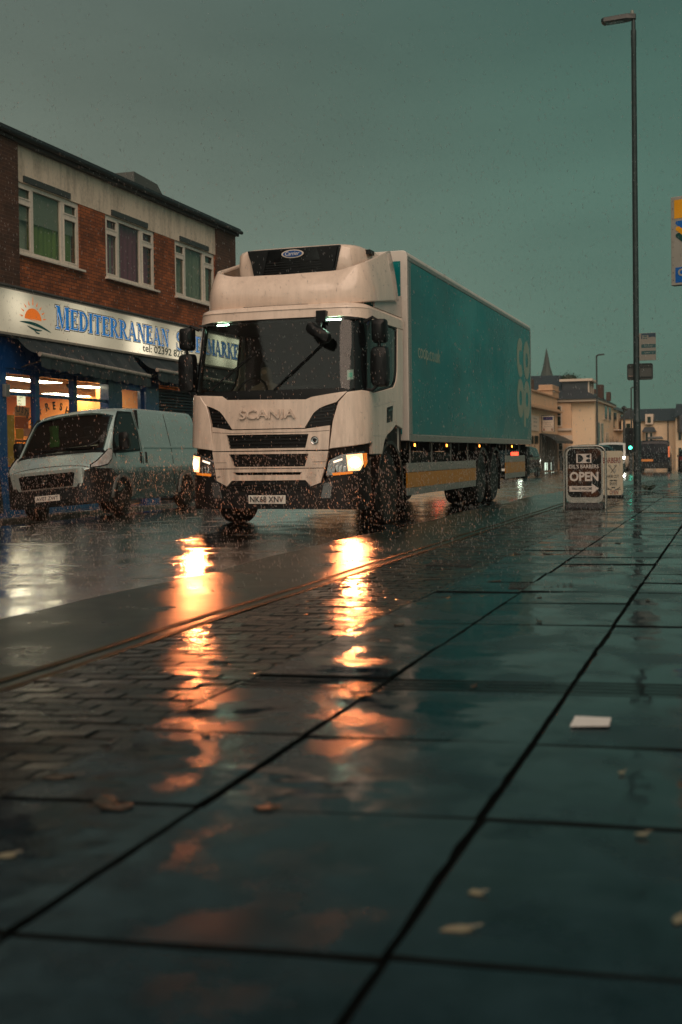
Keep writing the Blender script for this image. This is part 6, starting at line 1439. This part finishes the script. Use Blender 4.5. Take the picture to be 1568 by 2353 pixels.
b = B(); b.loft([[(-8.05,111.0,2.71),(-6.75,111.0,2.71),(-6.75,111.99,2.71),(-8.05,111.99,2.71)],[(-7.8,111.5,3.15),(-7.0,111.5,3.15),(-7.0,111.99,3.15),(-7.8,111.99,3.15)]]); b.build('bay_roof', m_slate, wh)
B().tube([(-5.75,111.94,3.7),(-5.75,111.94,-.5)], .05, 6).build('downpipe', m_dpole, wh)
wh2 = empty('white_house', (0,0,0), 'white house with dark windows cut by the right picture edge beyond the black minivan', 'house')
B().box(-5.0,8,110,118,-.9,4.0).build('wall', m_cr2, wh2)
b = B(); b.prism([(109.7,3.95),(118.3,3.95),(114,5.3)], 'x', -5.1, 8); b.build('roof', m_slate, wh2)
b = B(); b.prism([(-4.85,110),(-4.6,109.2),(-3.4,109.2),(-3.1,110)], 'z', 2.6, 4.1); b.build('upper_bay', m_slate, wh2)
for (x0,x1,z0,z1) in ((-4.75,-4.5,1.9,2.9),(-4.75,-4.5,.0,1.2),(-3.9,-3.4,1.9,2.9)): B().box(x0,x1,109.95,109.99,z0,z1).build('window', m_win, wh2)
wh3 = empty('white_house', (0,0,0), 'small pale house seen between the old lamp post and the tall lamp pole', 'house')
B().box(-11.0,-9.2,124,130,-.9,4.3).build('wall', m_cr2, wh3); b = B(); b.prism([(-11.2,4.25),(-9.0,4.25),(-10.1,5.4)], 'y', 123.8, 130); b.build('roof', m_slate, wh3)
b = B(); b.box(-10.5,-10.1,123.93,123.99,2.9,3.8); b.box(-10.6,-9.9,123.93,123.99,.6,2.0); b.build('window', m_win, wh3); b = B(); b.box(-10.8,-9.7,123.2,123.92,2.1,2.3); b.build('porch_roof', m_slate, wh3)
# bare hedge
rg = random.Random(8); hb2 = B(); tw = B()
for k in range(420):
    x = rg.uniform(-10.9,-8.3); y = rg.uniform(99,101.5); z0 = -.6; h_ = rg.uniform(1.4,2.9)*(1-.18*abs(x+9.6)); l = Vector((rg.gauss(0,.25),rg.gauss(0,.2),h_)); p = Vector((x,y,z0))
    tw.tube([p, p+l*.5+Vector((rg.gauss(0,.08),0,0)), p+l], [.030,.018,.006], 4, False)
o = tw.build('bare_hedge', M('twig_brown',(.055,.032,.024),.8,var=.3)); tag(o, 'bare brown hedge in front of the cream terrace', 'hedge')
for k in range(600):
    p = Vector((rg.uniform(-11.3,-9.4), rg.uniform(98.2,98.8), rg.uniform(.6,1.15))); d = Vector((rg.uniform(-1,1),rg.uniform(-1,1),rg.uniform(-.4,1))).normalized()*.10; e_ = d.cross(Vector((.3,.5,.8))).normalized()*.06; hb2.add([p+e_,p+d,p-e_], [(0,1,2)])
gh = hb2.build('green_hedge', MATS['dark_leaf']); tag(gh, 'low dark green hedge under the bare hedge, right of the corner house', 'hedge')
# moving and parked traffic
m_tealcar = M('teal_car_paint', (.010,.040,.045), .18, .3, var=.1, coat=.6)
hatch((-5.1,51.0,gz(-4,51)), R(24), 'dark teal car whose roof shows above the brown pavement board', m_tealcar, H=1.48)
c_ = hatch((-10.1,54.2,gz(-9.4,55)), R(-3), 'black car following close behind the lorry tail with one lit lamp', m_dark, H=1.52)
gl_ = c_.end('lit_lamp', [(.58,.64),(.74,.66),(.76,.75),(.62,.72)], EM('cool_headlight',(.85,1,.80),14.), off=.03, thick=.01)
hatch((-2.6,83,gz(-2,83)), R(180), 'dark car at the right edge beyond the black minivan', m_dark, H=1.5)
def bigvan(loc, rz, label, paint, H, W, L, cat, rear=False, roty=0):
    root = empty('van' if cat == 'van' else 'minivan', loc, label, cat, rot=(0,0,rz)); k = H/1.95; hw = W/2
    top = [(0,.70*k),(.05,.85*k),(.35,1.02*k),(.95,1.16*k),(1.1,1.25*k),(1.75,1.80*k),(2.1,1.92*k),(2.6,1.95*k),(L-.15,1.92*k),(L-.03,1.80*k),(L,1.6*k)]
    wid = [(0,hw*.78),(.06,hw*.90),(.25,hw*.97),(.7,hw),(L-.12,hw),(L,hw*.96)]
    return Car(root, L, top, wid, 1.12*k, .15, .26, paint, shoulder=.10), root, k, hw
m_vw = M('white_van_paint', (.62,.60,.57), .3, var=.05, coat=.4)
c_, root, k, hw = bigvan((-7.70,78.2,gz(-7,78)), R(2), 'white van with headlights on coming towards the camera behind the barber boards', m_vw, 1.97, 1.95, 5.0, 'van')
c_.topp('windscreen', [(-hw*.84,1.14),(hw*.84,1.14),(hw*.78,1.74),(-hw*.78,1.74)], m_vglass, off=.008, thick=.012, vs_=(1.3,1.5))
for s in (1,-1):
    q = [(.60,.78),(.90,.80),(.95,1.02),(.74,.95)]; c_.end('headlamp', q if s > 0 else mirx(q), EM('van_headlight',(.95,1,.85),22.), off=.014, thick=.03)
    q = [(.66,.30),(.86,.30),(.86,.42),(.66,.42)]; c_.end('day_lamp', q if s > 0 else mirx(q), EM('van_daylight',(1,.9,.7),8.), off=.02, thick=.03)
    c_.sidep('side_window', [(1.45,1.15),(2.3,1.15),(2.25,1.65),(1.85,1.65)], m_vglass, s, off=.008, thick=.012); b = B(); b.box(s*hw,s*(hw+.22),1.35,1.5,1.05,1.35); b.build('door_mirror', m_blk, root, bevel=.03)
c_.end('grille', [(-.5,.45),(.5,.45),(.5,.70),(-.5,.70)], m_under, off=.01, thick=.02); c_.end('bumper', [(-.85,.27),(.85,.27),(.85,.42),(-.85,.42)], m_bump, off=.016, thick=.03); c_.wheels((.95,3.9), .33, .2)
m_mini = M('minivan_paint', (.004,.005,.009), .25, .1, var=.1, coat=.1, spec=.25)
c_, root, k, hw = bigvan((-4.82,79.7,gz(-4.5,77)), R(181.5), 'black minivan seen from behind at the right, roof box on top', m_mini, 2.04, 1.95, 4.9, 'minivan')
c_.end('rear_window', [(-.80,1.22),(.80,1.22),(.74,1.78),(-.74,1.78)], M('tinted_glass',(.02,.022,.03),.12,var=.2), front=False, off=.012, thick=.02); c_.end('rear_bumper', [(-.94,.30),(.94,.30),(.94,.62),(-.94,.62)], m_bump, front=False, off=.05, thick=.06, bevel=.02)
for s in (1,-1):
    q = [(.84,.95),(.93,.95),(.93,1.62),(.84,1.62)]; c_.end('tail_lamp', q if s > 0 else mirx(q), M('mini_tail',(.35,.06,.03),.2,var=.2,emit=(1,.25,.08),es=.3), front=False, off=.02, thick=.03)
    c_.sidep('side_window', [(1.4,1.15),(4.5,1.2),(4.4,1.72),(1.9,1.72)], m_vglass, s, off=.008, thick=.012)
c_.end('number_plate', [(.05,.70),(.75,.70),(.75,.84),(.05,.84)], M('plate_amber',(.40,.12,.02),.4,var=.3,vs=12,emit=(1,.35,.06),es=.12), front=False, off=.02, thick=.02)
b = B(); b.prism([(-.55,2.07),(.45,2.07),(.35,2.22),(-.45,2.24)], 'y', 3.4, 4.6); b.build('roof_box', M('roof_box_grey',(.10,.10,.095),.4), root, bevel=.04); c_.wheels((.95,3.85), .33, .2)
# ---------------------------------------------------------------- rain between the lens and the lorry, and the wet air
m_rain = bpy.data.materials.new('raindrop'); m_rain.use_nodes = True; nt = m_rain.node_tree; nt.nodes.clear()
o_ = N(nt,'ShaderNodeOutputMaterial'); t_ = N(nt,'ShaderNodeBsdfTranslucent'); t_.inputs[0].default_value = (.85,.85,.85,1); tr_ = N(nt,'ShaderNodeBsdfTransparent'); mx = N(nt,'ShaderNodeMixShader'); mx.inputs[0].default_value = .6
nt.links.new(tr_.outputs[0], mx.inputs[1]); nt.links.new(t_.outputs[0], mx.inputs[2]); nt.links.new(mx.outputs[0], o_.inputs[0])
rg = random.Random(11); b = B(); cnt = 0
def drop(p, r, l, tilt):
    d = Vector((tilt,0,1)).normalized()*l*.5; a = Vector((1,0,0))*r; c = Vector((0,1,0))*r
    b.add([p-d, p+a, p+c, p-a, p-c, p+d], [(0,1,2),(0,2,3),(0,3,4),(0,4,1),(5,2,1),(5,3,2),(5,4,3),(5,1,4)])
for k in range(NRAIN):
    d = rg.uniform(7.5,14.2) if k % 5 else rg.uniform(14.5,26)
    u = rg.uniform(-.30,.30); a = yaw
    x = -math.sin(a)*d+math.cos(a)*d*u; y = math.cos(a)*d+math.sin(a)*d*u; z = rg.uniform(.06,1.0) if k % 5 < 3 else rg.uniform(.06,4.6)
    if y > 14.1 and -7.3 < x < -4.4: continue
    if y > 18.8 and x < -10.9: continue
    s = .55+.45*d/14
    drop(Vector((x,y,z)), (.0025*s*rg.uniform(.7,1.3)), .023*s*rg.uniform(.6,1.5), rg.gauss(-.12,.05))
struct(b.build('rain', m_rain), 'stuff')
mh = bpy.data.materials.new('wet_air'); mh.use_nodes = True; nt = mh.node_tree; nt.nodes.clear(); o_ = N(nt,'ShaderNodeOutputMaterial'); pv = N(nt,'ShaderNodeVolumePrincipled')
pv.inputs['Color'].default_value = (.70,.88,.84,1); pv.inputs['Density'].default_value = .0005; pv.inputs['Anisotropy'].default_value = .3; nt.links.new(pv.outputs[0], o_.inputs['Volume'])
if HAZE: struct(B().box(-120,90,-40,260,-2.2,40).build('haze', mh), 'stuff')
SC.cycles.volume_step_rate = 4.; SC.cycles.volume_bounces = 0; SC.cycles.volume_max_steps = 64
